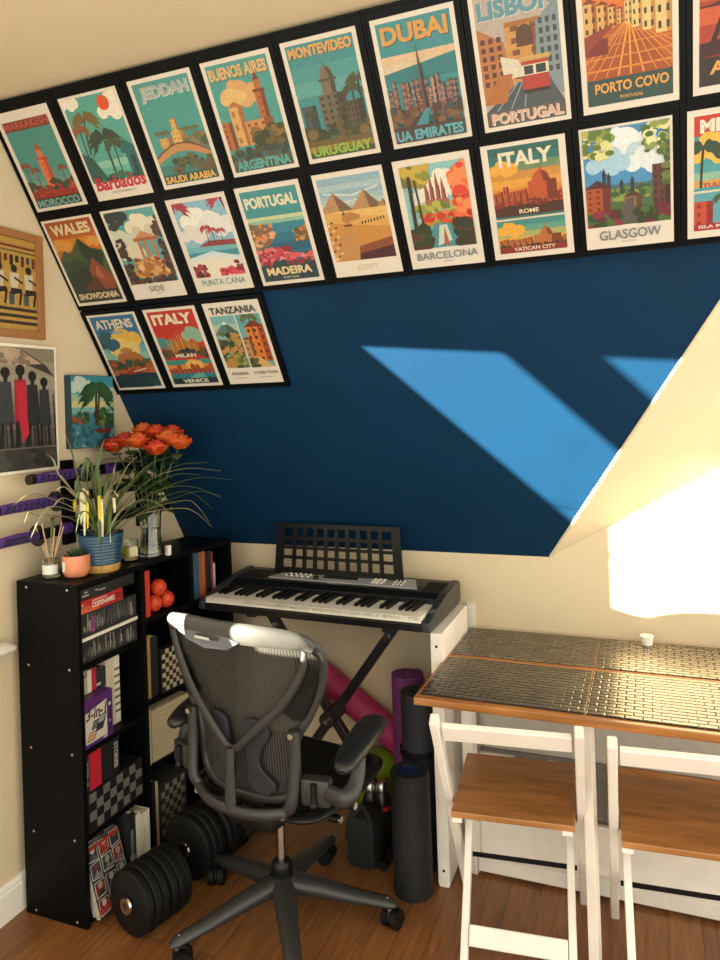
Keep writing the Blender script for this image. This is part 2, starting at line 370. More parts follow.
def barbados():
    a = full('#59a598', (.04, .26, .96, 1.43)); a.bands(.26, .55, ['#3e9a8c', '#67b39f', '#8cc4ac'])
    a.cloud(.14, 1.36, .7, '#efe6d2'); a.cloud(.82, 1.18, 1., '#efe6d2'); a.cloud(.92, 1.36, .7, '#efe6d2'); a.C(.72, 1.3, .1, '#e2542e')
    a.palm(.2, .66, .5, '#4b4a3c', '#77663f', .22, 1.2); a.palm(.14, .6, .42, '#4b4a3c', '#8e5a3a', .05, 1.)
    a.palm(.5, .3, .58, '#3f4b3d', '#39493a', .02, 1.25); a.palm(.62, .3, .48, '#3f4b3d', '#4b5a40', .06, .9)
    a.P([(.7, .62), (.82, .8), (.97, .68), (.97, .34), (.78, .34), (.78, .6)], '#2f6a6c'); a.R(.84, .34, .92, .56, '#1f4546')
    a.P([(.04, .7), (.2, .62), (.34, .3), (.04, .3)], '#2e5d55'); a.bush(.04, .26, .96, .34, ['#2f5a4a', '#3f6d55', '#274a40'], 40, .05)
    a.clip = (0, 0, 1, 1.468); a.T('Barbados', .06, .14, .95, .33, '#c7283a', .03, None, .03, .0); a.T('THE CARIBBEAN', .3, .085, .72, .11, '#7a6a60', .0); return a
def jeddah():
    a = full('#4b9a92'); a.bands(.06, .45, ['#2f5f58', '#3f7f77', '#4d958c']); a.T('JEDDAH', .13, 1.16, .9, 1.36, '#a7aca6', .05, '#e8e2d2')
    for u in (.2, .26, .33, .62, .7, .8): a.palm(u, .56, .2, '#5a4a34', '#6a6a45', .05, .8)
    a.bld(.2, .55, .2, .13, '#d8a85a', '#a5743c', 4, 2); a.bld(.42, .55, .2, .2, '#e0b468', '#b07f43', 3, 3); a.bld(.46, .75, .1, .14, '#e0b468', '#b07f43', 2, 2, '#c98c48')
    a.bush(.62, .5, .93, .66, ['#4d5a40', '#6d6a48', '#8d7a50'], 34, .05)
    p = [(.06, .42)]+[(.06+.88*i/14, .42+.16*math.sin(math.pi*i/14)) for i in range(15)]
    a.P(p+[(.94, .36)]+[(.94-.88*i/14, .34+.14*math.sin(math.pi*i/14)) for i in range(15)], '#c58a58'); a.L([(.06+.88*i/14, .43+.16*math.sin(math.pi*i/14)) for i in range(15)], .02, '#6f3f34')
    a.bush(.3, .2, .95, .4, ['#3f4a33', '#5a5534', '#6b5a3a'], 44, .05); a.T('SAUDI ARABIA', .09, .07, .91, .17, '#e5b357', .04, '#3b2a1c'); return a
def buenos():
    a = full('#4c9a92'); a.cloud(.45, 1.0, 1.2, '#d9a56a'); a.cloud(.34, .98, .8, '#e0b878'); a.T('BUENOS AIRES', .08, 1.22, .92, 1.37, '#d9b277', .05, '#4b3a2a')
    a.tower(.72, .5, .14, .72, '#b5643a', '#7b3d2a'); a.bld(.22, .38, .2, .5, '#d9a563', '#a36a3c', 2, 3, '#b5743f'); a.bld(.05, .35, .16, .36, '#b5693c', '#7d4329', 2, 5)
    a.bld(.4, .38, .42, .3, '#d08f55', '#8f5030', 4, 3); a.bush(.5, .24, .95, .56, ['#4a4a2c', '#6a5a30', '#38402a', '#8a6a34'], 80, .07)
    a.bands(.06, .3, ['#4b4434', '#5d5a48', '#3f6a66']); a.bush(.06, .22, .94, .34, ['#38463a', '#50523a'], 40, .05); a.T('ARGENTINA', .1, .07, .92, .2, '#59a79d', .05, '#27403c'); return a
def montevideo():
    a = full('#3f8b8e'); a.bands(.8, 1.15, ['#5b9d98', '#4c9493']); a.T('MONTEVIDEO', .08, 1.26, .92, 1.385, '#dba45a', .05, '#5a3218')
    a.bld(.08, .4, .2, .3, '#4d5a54', '#37423f', 3, 6); a.bld(.34, .4, .36, .4, '#6d5f4b', '#463c33', 4, 5, cw='#39332d'); a.R(.42, .8, .6, 1.02, '#7a6850'); a.R(.54, .8, .6, 1.02, '#4d4238')
    a.R(.39, .95, .63, .98, '#54483b'); a.dome(.51, 1.02, .08, '#7a6850', '#4d4238'); a.bld(.66, .4, .26, .28, '#5c5042', '#3b342d', 4, 4)
    for u, h in ((.8, .5), (.66, .32), (.2, .3), (.9, .6)): a.palm(u, .32, h, '#3a3022', '#4b4a2c', .0, .7)
    a.bush(.06, .26, .94, .42, ['#5d5430', '#3d4228', '#7a6236', '#4b4a2e'], 70, .06); a.bands(.06, .27, ['#4b4a2c', '#9a7238', '#6d5a30']); a.palm(.62, .24, .3, '#2e2a1c', '#4d4a2a', .0, .7)
    a.T('URUGUAY', .1, .075, .92, .2, '#8fb04a', .05, '#39491c'); return a
def dubai():
    a = full('#3b8b90'); a.bands(.75, 1.05, ['#2f7578', '#d6c3a0', '#d9b892']); a.P([(.05, .86), (.95, .98), (.95, .8), (.05, .72)], '#2f7a7c')
    a.T('DUBAI', .1, 1.17, .9, 1.37, '#d49a4a', .04, '#3a2a1c')
    for i in range(46):
        u = a.rnd.uniform(.06, .9); a.bld(u, .34, a.rnd.uniform(.03, .06), a.rnd.uniform(.18, .44), a.rnd.choice(['#8c6a62', '#6b4a4a', '#b08070', '#54707a', '#7c5650']), a.rnd.choice(['#4b3438', '#3d5258']), 2, 5, cw='#c58a6a')
    a.P([(.47, .4), (.5, 1.16), (.55, .4)], '#6d4a44'); a.P([(.5, 1.16), (.51, .4), (.55, .4)], '#3b2a2c')
    a.bush(.06, .22, .94, .46, ['#4b3830', '#6d4a38', '#7c5a3c', '#3b4a44'], 80, .05); a.P([(.35, .24), (.5, .42), (.56, .42), (.5, .24)], '#3b8b90'); a.R(.06, .06, .94, .24, '#4b3a30')
    a.T('UA EMIRATES', .08, .075, .92, .2, '#5fa9b2', .04, '#1d3a40'); return a
def lisbon():
    a = full('#b5a69a', (.05, .05, .95, 1.43)); a.T('LISBON', .08, 1.19, .94, 1.38, '#5d93a0', .05, '#d8cdb8')
    a.bld(.36, .5, .42, .62, '#c8904e', '#8a5530', 2, 5, cw='#7a4a2a'); a.R(.36, 1.08, .78, 1.13, '#a66a38'); a.arch(.57, .86, .18, .22, '#5a3824')
    a.P([(.05, 1.12), (.34, .94), (.42, .3), (.05, .3)], '#b5733f'); a.P([(.95, 1.3), (.7, 1.08), (.66, .4), (.95, .3)], '#7f8f92')
    for i in range(6):
        for j in range(3): a.R(.73+.075*j, .55+.1*i, .77+.075*j, .61+.1*i, '#40484c'); a.R(.08+.09*j, .5+.09*i, .13+.09*j, .555+.09*i, '#5d3420')
    a.P([(.28, .8), (.5, .72), (.5, .55), (.3, .55)], '#d8cdb8'); a.P([(.05, .22), (.45, .5), (.8, .5), (.95, .22)], '#4a5258')
    for k in (.3, .46, .62): a.L([(k-.12, .22), (.5+(k-.46)*.3, .5)], .012, '#8fa0a4')
    a.R(.5, .38, .8, .72, '#b0392c'); a.R(.5, .55, .8, .66, '#e3d2b2'); a.R(.53, .56, .63, .65, '#2f3a40'); a.R(.66, .56, .77, .65, '#2f3a40'); a.R(.48, .7, .82, .75, '#c9a05a'); a.R(.5, .36, .8, .4, '#3a2420')
    a.P([(.05, .3), (.24, .6), (.4, .6), (.3, .3)], '#b06a34'); a.R(.05, .05, .95, .22, '#5a5550'); a.T('PORTUGAL', .1, .075, .92, .2, '#d3ab96', .04, '#f0e6d6'); return a
def portocovo():
    a = full('#df7426', (.06, .08, .94, 1.42)); a.cloud(.3, 1.3, .9, '#eb9a3c'); a.cloud(.64, 1.36, .8, '#e88a30')
    a.R(.06, .35, .94, .9, '#b55a22'); a.P([(.06, .36), (.5, .92), (.56, .92), (.94, .36)], '#a24e1c')
    for k in range(-5, 7): a.L([(.52, .92), (.52+k*.13, .36)], .008 if abs(k) > 1 else .018, '#e89a3a')
    for v, w in ((.44, .02), (.56, .014), (.68, .01), (.78, .007)): a.L([(.06, v), (.94, v)], w, '#d9852e')
    for i in range(4):
        w = .16-.03*i; x = .94-sum(.16-.03*q for q in range(i+1)); a.bld(x, .86-.1*(3-i)*.5, w, .46-.08*i, '#e3c27c', '#c28a44', 2, 3, '#8a4420', '#3f3a34')
        xl = .06+sum(.14-.026*q for q in range(i)); a.bld(xl, .8+.025*i, .14-.026*i, .32-.06*i, '#d8a860', '#a6622e', 2, 3, '#7a3418', '#5a3020')
    a.R(.06, .6, .3, .76, '#7c2a1c'); a.P([(.06, .62), (.06, .8), (.4, .9)], '#8f3a20'); a.R(.06, .08, .94, .35, '#2f4a45')
    a.T('PORTO COVO', .14, .2, .9, .31, '#e2a044', .03); a.T('PORTUGAL', .4, .12, .64, .155, '#e2a044', .015); return a
def aruba():
    a = full('#a33a1c', (.06, .08, .94, 1.42)); a.bands(.9, 1.42, ['#c4501f', '#d8702a', '#b8441e']); a.C(.6, 1.02, .16, '#e8a43a'); a.hills(.86, .03, '#4b1a14')
    a.bands(.35, .84, ['#7c2418', '#a83a20', '#c9562a']); a.L([(.15, .4), (.3, .8), (.22, 1.16)], .05, '#2a100c'); a.L([(.28, .8), (.6, 1.06)], .03, '#2a100c')
    a.bush(.08, 1.0, .6, 1.25, ['#2a100c', '#3b1a12'], 30, .07); a.P([(.06, .5), (.5, .56), (.7, .46), (.06, .36)], '#3a1610'); a.R(.06, .08, .94, .36, '#2a2624')
    a.T('ARUBA', .16, .19, .86, .32, '#e2a044', .03); a.T('CARIBBEAN', .4, .11, .64, .145, '#e2a044', .012); return a
def wales():
    a = full('#c06a28', (.05, .05, .95, 1.43)); a.bands(1.0, 1.43, ['#d0822f', '#b9602a', '#a65226']); a.cloud(.2, 1.02, .8, '#dd9a48'); a.cloud(.84, 1.04, .6, '#dd9a48')
    a.P([(.05, .8), (.2, .96), (.32, .9), (.56, 1.14), (.72, .96), (.95, .9), (.95, .3), (.05, .3)], '#4a5a3a'); a.P([(.56, 1.14), (.5, .9), (.6, .7), (.8, .6), (.95, .86), (.72, .96)], '#2c3f30')
    a.P([(.05, .75), (.4, .8), (.95, .5), (.95, .2), (.05, .2)], '#3a4a36'); a.P([(.05, .55), (.5, .66), (.7, .3), (.05, .25)], '#2c3a30')
    a.P([(.55, .62), (.68, .8), (.95, .45), (.9, .22), (.5, .22)], '#8e4a34'); a.P([(.62, .5), (.7, .66), (.8, .4)], '#b4654a'); a.P([(.3, .3), (.6, .5), (.72, .22), (.3, .2)], '#5d3a30')
    a.R(.05, .05, .95, .25, '#2a3630'); a.T('WALES', .12, 1.2, .88, 1.38, '#e5cfa2', .045, '#7a3a1c'); a.T('SNOWDONIA', .1, .1, .9, .21, '#e5cfa2', .03); return a
def side():
    a = full('#5aa3a0', (.05, .26, .95, 1.43)); a.cloud(.66, 1.15, 1.3, '#e8dcc0', '#cfc4a8'); a.cloud(.2, .95, 1.3, '#cfd0b8'); a.cloud(.3, .75, 1., '#dccfb0')
    for i, u in enumerate((.46, .58, .72)): a.R(u, .62, u+.05, 1.0, '#c0764a')
    a.P([(.42, .98), (.6, 1.1), (.84, .98)], '#c58a58'); a.R(.4, .94, .86, .99, '#a8603c'); a.P([(.1, .36), (.3, .6), (.5, .66), (.9, .6), (.95, .36)], '#c98f50')
    a.bush(.3, .36, .9, .66, ['#d8a860', '#b06a3a', '#e0bc7c', '#8a4a2c'], 70, .05); a.bush(.05, .26, .2, 1.0, ['#3a2f2c', '#4b3a30'], 30, .06); a.bush(.05, 1.2, .4, 1.43, ['#3a3f3c', '#2f3a3a'], 26, .07)
    a.bush(.86, .3, .96, 1.3, ['#3b2c2c', '#5a3a30'], 40, .06); a.bush(.05, .26, .95, .34, ['#4b342c', '#2f2a2a', '#6d4a34'], 50, .05)
    a.clip = (0, 0, 1, 1.468); a.T('SIDE', .36, .12, .64, .21, '#6a6a66', .0); a.T('TURKEY', .46, .07, .56, .09, '#8a8a84', .0); return a
def punta():
    a = full('#8cb8c8', (.08, .24, .94, 1.4)); a.bands(.55, .72, ['#3f8c9e', '#6db0b8']); a.cloud(.45, 1.1, 1.3, '#efe9dc'); a.cloud(.7, 1.0, 1.3, '#e2e0dc'); a.cloud(.3, .9, 1., '#dfd8d0')
    a.P([(.3, .72), (.5, .8), (.94, .78), (.94, .7)], '#8f3a3c')
    for u, h in ((.5, .26), (.6, .22), (.74, .2)): a.palm(u, .74, h, '#4b2a2a', '#b03a44', .05, 1.)
    a.palm(.02, .95, .42, '#7a2430', '#a83240', .2, 1.4); a.palm(.98, 1.0, .42, '#7a2430', '#b23a46', -.2, 1.3)
    a.P([(.08, .24), (.94, .24), (.94, .5), (.5, .62), (.08, .56)], '#e8ddc8'); a.P([(.08, .56), (.5, .64), (.94, .52), (.94, .46), (.5, .56), (.08, .5)], '#cfe0e0')
    a.bush(.08, .24, .3, .42, ['#7a1f2c', '#a83240', '#5d1a24'], 30, .05); a.bush(.55, .24, .94, .34, ['#c0283c', '#a02034', '#d84a54'], 40, .05); a.bush(.85, .3, .95, .5, ['#8a2434'], 12, .05)
    a.clip = (0, 0, 1, 1.468); a.T('PUNTA CANA', .14, .1, .9, .2, '#5f9a98', .0); return a
def madeira():
    a = full('#3f8f90', (.06, .06, .94, 1.4)); a.bands(.92, 1.02, ['#8cb89c', '#c6cf9c']); a.R(.06, .3, .94, .9, '#1f6f86'); a.bands(.5, .9, ['#1f6078', '#24708a', '#2f8098'])
    a.T('PORTUGAL', .1, 1.15, .9, 1.31, '#e6dcb8', .04); a.P([(.06, .95), (.26, .9), (.46, .74), (.3, .6), (.06, .55)], '#8a6a48'); a.bush(.06, .62, .4, .9, ['#d88a5a', '#8a5a44', '#e0a878', '#5d6a44'], 50, .045)
    a.P([(.94, .85), (.8, .8), (.7, .66), (.94, .6)], '#b5743f'); a.bush(.74, .62, .94, .8, ['#c98a4a', '#8a5a34', '#5d5a34'], 24, .04)
    a.bush(.06, .34, .6, .56, ['#c9404c', '#e06a6a', '#8a2a3c', '#d8808a'], 70, .05); a.bush(.4, .28, .94, .44, ['#b8303f', '#d85a62', '#e08a8a', '#3a4a3a'], 70, .05)
    a.R(.06, .06, .94, .3, '#2a3f44'); a.bush(.06, .26, .94, .34, ['#2a4a40', '#8a2a3c', '#2a3f44'], 40, .05); a.T('MADEIRA', .14, .15, .86, .27, '#e6cf98', .04); a.T('PORTUGAL', .38, .09, .64, .12, '#d8c8a0', .01); return a
def egypt():
    a = full('#8fb0bc', (.05, .23, .95, 1.4)); a.bands(1.0, 1.3, ['#b8c4bc', '#9db8bc', '#8fb0bc', '#a8c0c4'])
    a.L([(.1, 1.2), (.5, 1.14), (.9, 1.22)], .02, '#d8dccc'); a.L([(.1, 1.1), (.4, 1.06), (.8, 1.1)], .015, '#d8dccc'); a.R(.05, .23, .95, .96, '#d8a455'); a.P([(.05, .96), (.95, .96), (.95, .8), (.4, .88)], '#e2b56a')
    a.mount(.24, .94, .5, .26, '#b58a5a', '#7a5a44'); a.mount(.68, .94, .46, .26, '#b58a5a', '#7a5a44'); a.mount(.92, .94, .2, .1, '#a87c50', '#7a5a44')
    a.P([(.05, .8), (.95, .66), (.95, .4), (.05, .36)], '#c98a40'); a.P([(.3, .4), (.95, .52), (.95, .23), (.2, .23)], '#8a4a2c'); a.P([(.3, .3), (.95, .4), (.95, .23), (.2, .23)], '#4b2428')
    for i in range(8): a.R(.56+.045*i, .73+.006*i, .58+.045*i, .77+.006*i, '#4b342a')
    a.P([(.12, .23), (.16, .5), (.3, .62), (.32, .8), (.4, .8), (.4, .6), (.46, .44), (.42, .23)], '#c08a50'); a.P([(.28, .8), (.3, .88), (.42, .92), (.56, .87), (.54, .81), (.42, .79)], '#b57c44'); a.P([(.3, .88), (.33, .94), (.36, .9)], '#7a4a2c'); a.R(.3, .72, .42, .75, '#7a2c28')
    for i in range(14): a.R(.06+.05*(i % 3), .26+.045*i*.9, .09+.05*(i % 3), .285+.045*i*.9, '#3a2430' if i % 2 else '#e8d8c0')
    a.clip = (0, 0, 1, 1.468); a.T('EGYPT', .36, .08, .66, .16, '#c9b894', .0); return a
def barcelona():
    a = full('#8cc0c0', (.08, .27, .93, 1.38)); a.cloud(.66, 1.1, 1.2, '#efe8d0'); a.cloud(.4, .95, 1., '#e2e0cc')
    for u, h in ((.38, .36), (.45, .44), (.53, .46), (.6, .38)): a.P([(u-.035, .82), (u-.02, .82+h*.7), (u, .82+h), (u+.02, .82+h*.7), (u+.035, .82)], '#a0584a'); a.R(u+.005, .82, u+.03, .82+h*.6, '#7a3f3a')
    a.R(.34, .78, .66, .92, '#a86454'); a.bush(.25, .68, .75, .86, ['#8a9a44', '#6a7c3a', '#b8b04c'], 60, .05); a.bush(.3, .6, .9, .74, ['#d8502c', '#e87838', '#c03a24', '#8a9a44'], 50, .06)
    a.bush(.76, .5, .94, 1.35, ['#d8402c', '#e86838', '#b82c24', '#f08a50'], 70, .09); a.bush(.08, 1.15, .42, 1.38, ['#c8a83c', '#8a8a30', '#6a6a2c'], 40, .08); a.L([(.16, .4), (.18, 1.25)], .05, '#3a2c20'); a.L([(.27, .6), (.25, 1.2)], .025, '#3a2c20')
    a.P([(.2, .28), (.42, .6), (.62, .6), (.9, .28)], '#4a8c94'); a.P([(.42, .3), (.48, .58), (.58, .58), (.62, .36)], '#c8d0bc'); a.P([(.5, .3), (.54, .56), (.58, .3)], '#a85a48')
    a.bush(.08, .27, .32, .56, ['#2f3a24', '#4b4a28', '#5a2c20', '#3a4a2c'], 50, .07); a.bush(.72, .27, .93, .6, ['#3a3424', '#2c3a28', '#6a3424'], 50, .07)
    a.clip = (0, 0, 1, 1.468); a.T('BARCELONA', .1, .12, .93, .22, '#6f7d84', .006); a.T('SPAIN', .46, .07, .58, .09, '#8a8a84', .0); return a
def dometown(a, v0, v1, sky, c, cd, water):
    h = v1-v0; a.bands(v0+h*.3, v1, sky); a.cloud(.25, v0+h*.68, .7, '#e8a83c'); a.R(a.clip[0], v0, a.clip[2], v0+h*.2, water)
    for i in range(12): a.bld(.06+.075*i, v0+h*.16, .07, h*a.rnd.uniform(.12, .3), c, cd, 2, 2)
    a.R(.52, v0+h*.2, .86, v0+h*.48, c); a.R(.74, v0+h*.2, .86, v0+h*.48, cd); a.dome(.68, v0+h*.46, .11*min(1, h/.6), c, cd)
    a.bush(.06, v0+h*.14, .94, v0+h*.22, [cd, '#3a3424'], 26, .03)
def rome():
    a = full('#2f6f6a', (.08, .08, .92, 1.42)); dometown(a, .56, 1.42, ['#d88a34', '#e0a040', '#c98a3c', '#6d8a64', '#2f6f6a', '#2a625e'], '#b8522c', '#7a2f20', '#4b2c20')
    a.T('ITALY', .2, 1.18, .84, 1.36, '#e8dcc0', .04); a.T('ROME', .38, .585, .62, .64, '#e8dcc0', .025); a.R(.08, .51, .92, .535, '#d8ccb4')
    a.clip = (.08, .08, .92, .51); dometown(a, .08, .51, ['#e0a848', '#a8a864', '#5d9a88', '#3f8a84'], '#b56a34', '#7a3f24', '#6d3420'); a.R(.08, .08, .92, .16, '#8a2c24'); a.T('VATICAN CITY', .26, .1, .78, .15, '#e8dcc0', .02); return a
def glasgow():
    a = full('#4a8fc0', (.03, .28, .97, 1.44)); a.cloud(.5, 1.2, 1.4, '#e8ecec', '#b8d0dc'); a.cloud(.75, 1.0, 1.1, '#dfe8e8'); a.cloud(.3, 1.02, 1., '#a8cce0')
    a.hills(.78, .02, '#3f6a7a'); a.hills(.72, .02, '#4a6a44'); a.bush(.3, .6, .75, .74, ['#5d7a3c', '#8a9a4c', '#3a5a34'], 50, .04)
    for u, h in ((.25, .34), (.3, .28), (.44, .18), (.56, .2)): a.R(u-.02, .66, u+.02, .66+h*.7, '#2f3a44'); a.P([(u-.025, .66+h*.7), (u, .66+h), (u+.025, .66+h*.7)], '#26303a')
    a.bld(.03, .4, .28, .36, '#a8502f', '#6d2f24', 3, 5, '#4b2c2c'); a.bld(.78, .4, .2, .56, '#5d3a34', '#3a2428', 3, 6); a.bld(.46, .4, .2, .22, '#8a6a4c', '#5a4434', 3, 3, '#4b3a30')
    a.P([(.4, .3), (.48, .6), (.54, .6), (.66, .3)], '#5a5450'); a.bush(.03, .28, .4, .46, ['#2f4a24', '#8a2c44', '#4a6a2c', '#5d2434'], 60, .06); a.bush(.62, .28, .97, .46, ['#2f4024', '#6a2434', '#486a30'], 50, .06)
    a.bush(.03, 1.12, .34, 1.44, ['#b8b054', '#5d7a34', '#8a9a44', '#e0d890'], 50, .05); a.bush(.7, 1.1, .97, 1.44, ['#8a9a4c', '#d0c878', '#4a6a34', '#e8e0a8'], 55, .05); a.bush(.9, .7, .97, 1.2, ['#4a5a30', '#6d7a3c'], 20, .05)
    a.clip = (0, 0, 1, 1.468); a.T('GLASGOW', .16, .11, .86, .23, '#6f787c', .008); a.T('SCOTLAND', .42, .065, .58, .085, '#8a8a84', .0); return a
def mexico():
    a = full('#3f9aa0', (.07, .09, .93, 1.4)); a.R(.07, 1.18, .93, 1.4, '#c0342c'); a.T('MEXICO', .13, 1.21, .88, 1.36, '#e8e0cc', .05)
    a.cloud(.3, 1.0, 1.3, '#e8b84c'); a.cloud(.6, 1.02, 1.2, '#e0a848'); a.bands(.6, .86, ['#c8a05a', '#8ab8a0', '#4aa0a4']); a.palm(.14, .6, .46, '#3a3424', '#2f4a34', .05, 1.2); a.bush(.5, .62, .93, .84, ['#3f5a34', '#6a6a3c', '#2f4a30'], 40, .06)
    a.T('TULUM', .16, .6, .46, .65, '#b8283c', .03); a.R(.07, .54, .93, .565, '#d8ccb4'); a.clip = (.07, .09, .93, .54); a.R(.07, .09, .93, .54, '#5da0b0')
    a.bld(.07, .14, .2, .3, '#c04a34', '#8a2c24', 2, 3); a.bld(.66, .14, .26, .3, '#d0623c', '#94382a', 2, 3); a.P([(.3, .14), (.44, .32), (.56, .32), (.7, .14)], '#d8a048'); a.palm(.36, .2, .28, '#3a3424', '#3f5a38', .05, 1.); a.palm(.66, .2, .24, '#3a3424', '#3f5a38', -.1, 1.)
    a.R(.07, .09, .93, .17, '#a8283a'); a.T('ISLA MUJERES', .12, .105, .62, .155, '#e8e0cc', .02); return a
def athens():
    a = full('#2f6f9a', (.05, .05, .95, 1.43)); a.bands(.6, 1.0, ['#8ab8a8', '#6aa8b0', '#4a8fae']); a.cloud(.6, .98, 1.3, '#e2b44c'); a.cloud(.5, .8, 1.3, '#e8c878'); a.cloud(.2, .9, 1., '#2a5a7a'); a.bush(.05, .85, .3, 1.1, ['#245a6a', '#1f4a5a'], 16, .07)
    a.P([(.05, .56), (.25, .58), (.34, .72), (.7, .74), (.86, .58), (.95, .56), (.95, .3), (.05, .3)], '#b06a3c'); a.R(.4, .73, .64, .79, '#d09050'); a.P([(.38, .79), (.52, .84), (.66, .79)], '#c07c44')
    for i in range(6): a.R(.41+.042*i, .73, .425+.042*i, .79, '#7a4028')
    a.bush(.05, .42, .95, .58, ['#4a5a34', '#2f4a3a', '#a8562c', '#6a4a2c'], 60, .06); a.bush(.2, .26, .8, .44, ['#a03a24', '#c05a30', '#7a2c1c'], 50, .05); a.bush(.05, .05, .95, .28, ['#1f3a44', '#26464a', '#1a303a'], 90, .08); a.L([(.5, .36), (.8, .42)], .02, '#d8d0b8')
    a.T('ATHENS', .12, 1.2, .88, 1.37, '#e8dcc0', .03); a.T('GREECE', .36, 1.1, .64, 1.16, '#8ab8c0', .015); return a
def milan():
    a = full('#c03428', (.06, .06, .94, 1.42)); a.cloud(.8, .95, 1., '#8ab098'); a.cloud(.16, .82, .8, '#4a8a84'); a.R(.06, .6, .94, .72, '#7a4a2c')
    for i in range(11): x = .22+.055*i; h = .44-abs(i-5)*.035; a.P([(x, .66), (x+.02, .66+h), (x+.04, .66)], '#d8a048'); a.R(x, .66, x+.045, .66+h*.55, '#c08a3c' if i % 2 else '#a8742f')
    a.bush(.06, .56, .94, .7, ['#3a4a34', '#2a3a3a', '#6a4a2c'], 40, .05); a.T('MILAN', .3, .565, .7, .635, '#e8dcc0', .03)
    a.clip = (.06, .06, .94, .52); a.R(.06, .06, .94, .52, '#2f7a84'); a.bands(.34, .52, ['#d88a3c', '#3f8a84']); a.cloud(.6, .42, .7, '#e0b050')
    for i in range(10): a.bld(.06+.09*i, .26, .08, a.rnd.uniform(.06, .16), '#b8522c', '#7a3020', 2, 2, '#8a3a24')
    a.P([(.3, .12), (.6, .26), (.7, .26), (.8, .12)], '#6aa8a0'); a.R(.06, .06, .94, .17, '#1f3a40'); a.T('VENICE', .26, .08, .76, .15, '#e8dcc0', .03); a.clip = (0, 0, 1, 1.468); a.T('ITALY', .12, 1.18, .88, 1.37, '#e8dcc0', .05); return a
def tanzania():
    a = full('#8ab0a8', (.06, .3, .49, 1.24)); a.bands(.95, 1.24, ['#a8c0a8', '#7ab0b0']); a.mount(.28, .9, .5, .24, '#5d7a74', '#41605c'); a.P([(.22, 1.09), (.28, 1.14), (.34, 1.09)], '#e8e8dc'); a.bush(.06, .3, .49, .92, ['#5d6a34', '#8a8a3c', '#3a4a2c', '#b88a44', '#2f4030'], 90, .06)
    for i in range(8): a.bld(.08+.05*i, .56+.03*(i % 3), .05, .08, '#d8a060', '#a0603a', 2, 2, '#a84a2c')
    a.clip = (.52, .3, .95, 1.24); a.R(.52, .3, .95, 1.24, '#5fa8b0'); a.bld(.62, .4, .33, .62, '#d87c30', '#a84a20', 3, 5, '#7a3018', '#5a2a1c'); a.bld(.52, .38, .16, .42, '#c09058', '#7a4a2c', 2, 4, '#8a3a24'); a.palm(.76, .8, .4, '#4a3a24', '#5d6a34', -.05, 1.)
    a.P([(.52, .3), (.62, .5), (.7, .5), (.95, .3)], '#d0a868'); a.bush(.52, .3, .66, .46, ['#3a4a2c', '#5d5a34'], 20, .05); a.clip = (0, 0, 1, 1.468)
    a.T('TANZANIA', .1, 1.27, .92, 1.39, '#4a4a44', .03); a.T('ARUSHA', .1, .17, .42, .23, '#7a6a58', .01); a.T('STONE TOWN', .53, .17, .95, .23, '#7a6a58', .01); a.R(.14, .11, .38, .12, '#a89a84'); a.R(.6, .11, .84, .12, '#a89a84'); return a
POSTERS = [
 (0, 0, marrakesh, 'Marrakesh Morocco poster with a red minaret, first in the top row'),
 (1, 0, barbados, 'Barbados poster with palms, orange sun and red script lettering'),
 (2, 0, jeddah, 'Jeddah Saudi Arabia poster with a bridge over green water'),
 (3, 0, buenos, 'Buenos Aires Argentina poster with a tall clock tower and trees'),
 (4, 0, montevideo, 'Montevideo Uruguay poster with a dark domed building and green lettering'),
 (5, 0, dubai, 'Dubai poster with a needle skyscraper over a dense city'),
 (6, 0, lisbon, 'Lisbon Portugal poster with a red tram on a steep street'),
 (7, 0, portocovo, 'Porto Covo poster with an orange sky over a wide paved square'),
 (8, 0, aruba, 'Aruba poster with red dusk and a dark bent tree, last in the top row'),
 (0, 1, wales, 'Wales Snowdonia poster with a green mountain under an orange sky'),
 (1, 1, side, 'Side poster with ruined columns and white clouds, pale caption below'),
 (2, 1, punta, 'Punta Cana poster with red palms over a white beach'),
 (3, 1, madeira, 'Madeira Portugal poster with pink flowers above a blue bay'),
 (4, 1, egypt, 'Egypt poster with a camel before sandy pyramids'),
 (5, 1, barcelona, 'Barcelona poster with spires, red trees and a pond'),
 (6, 1, rome, 'two-panel Italy poster with domes of Rome and Vatican City'),
 (7, 1, glasgow, 'Glasgow poster with spires, blue sky and leafy branches'),
 (8, 1, mexico, 'Mexico poster with a red title band and Tulum beach panel'),
 (0, 2, athens, 'Athens Greece poster with a yellow cloud over a blue sky, first in the bottom row'),
 (1, 2, milan, 'red two-panel Italy poster of Milan and Venice in the bottom row'),
 (2, 2, tanzania, 'Tanzania poster of two side-by-side panels on white, last in the bottom row')]
ROWS = (1.681, 1.325, .961)
LEFT = ([-1.939, -1.672, -1.408, -1.152, -.897, -.637, -.382, -.132, .118], [-1.946, -1.688, -1.424, -1.168, -.904, -.653, -.402, -.148, .105], [-1.936, -1.679, -1.427])
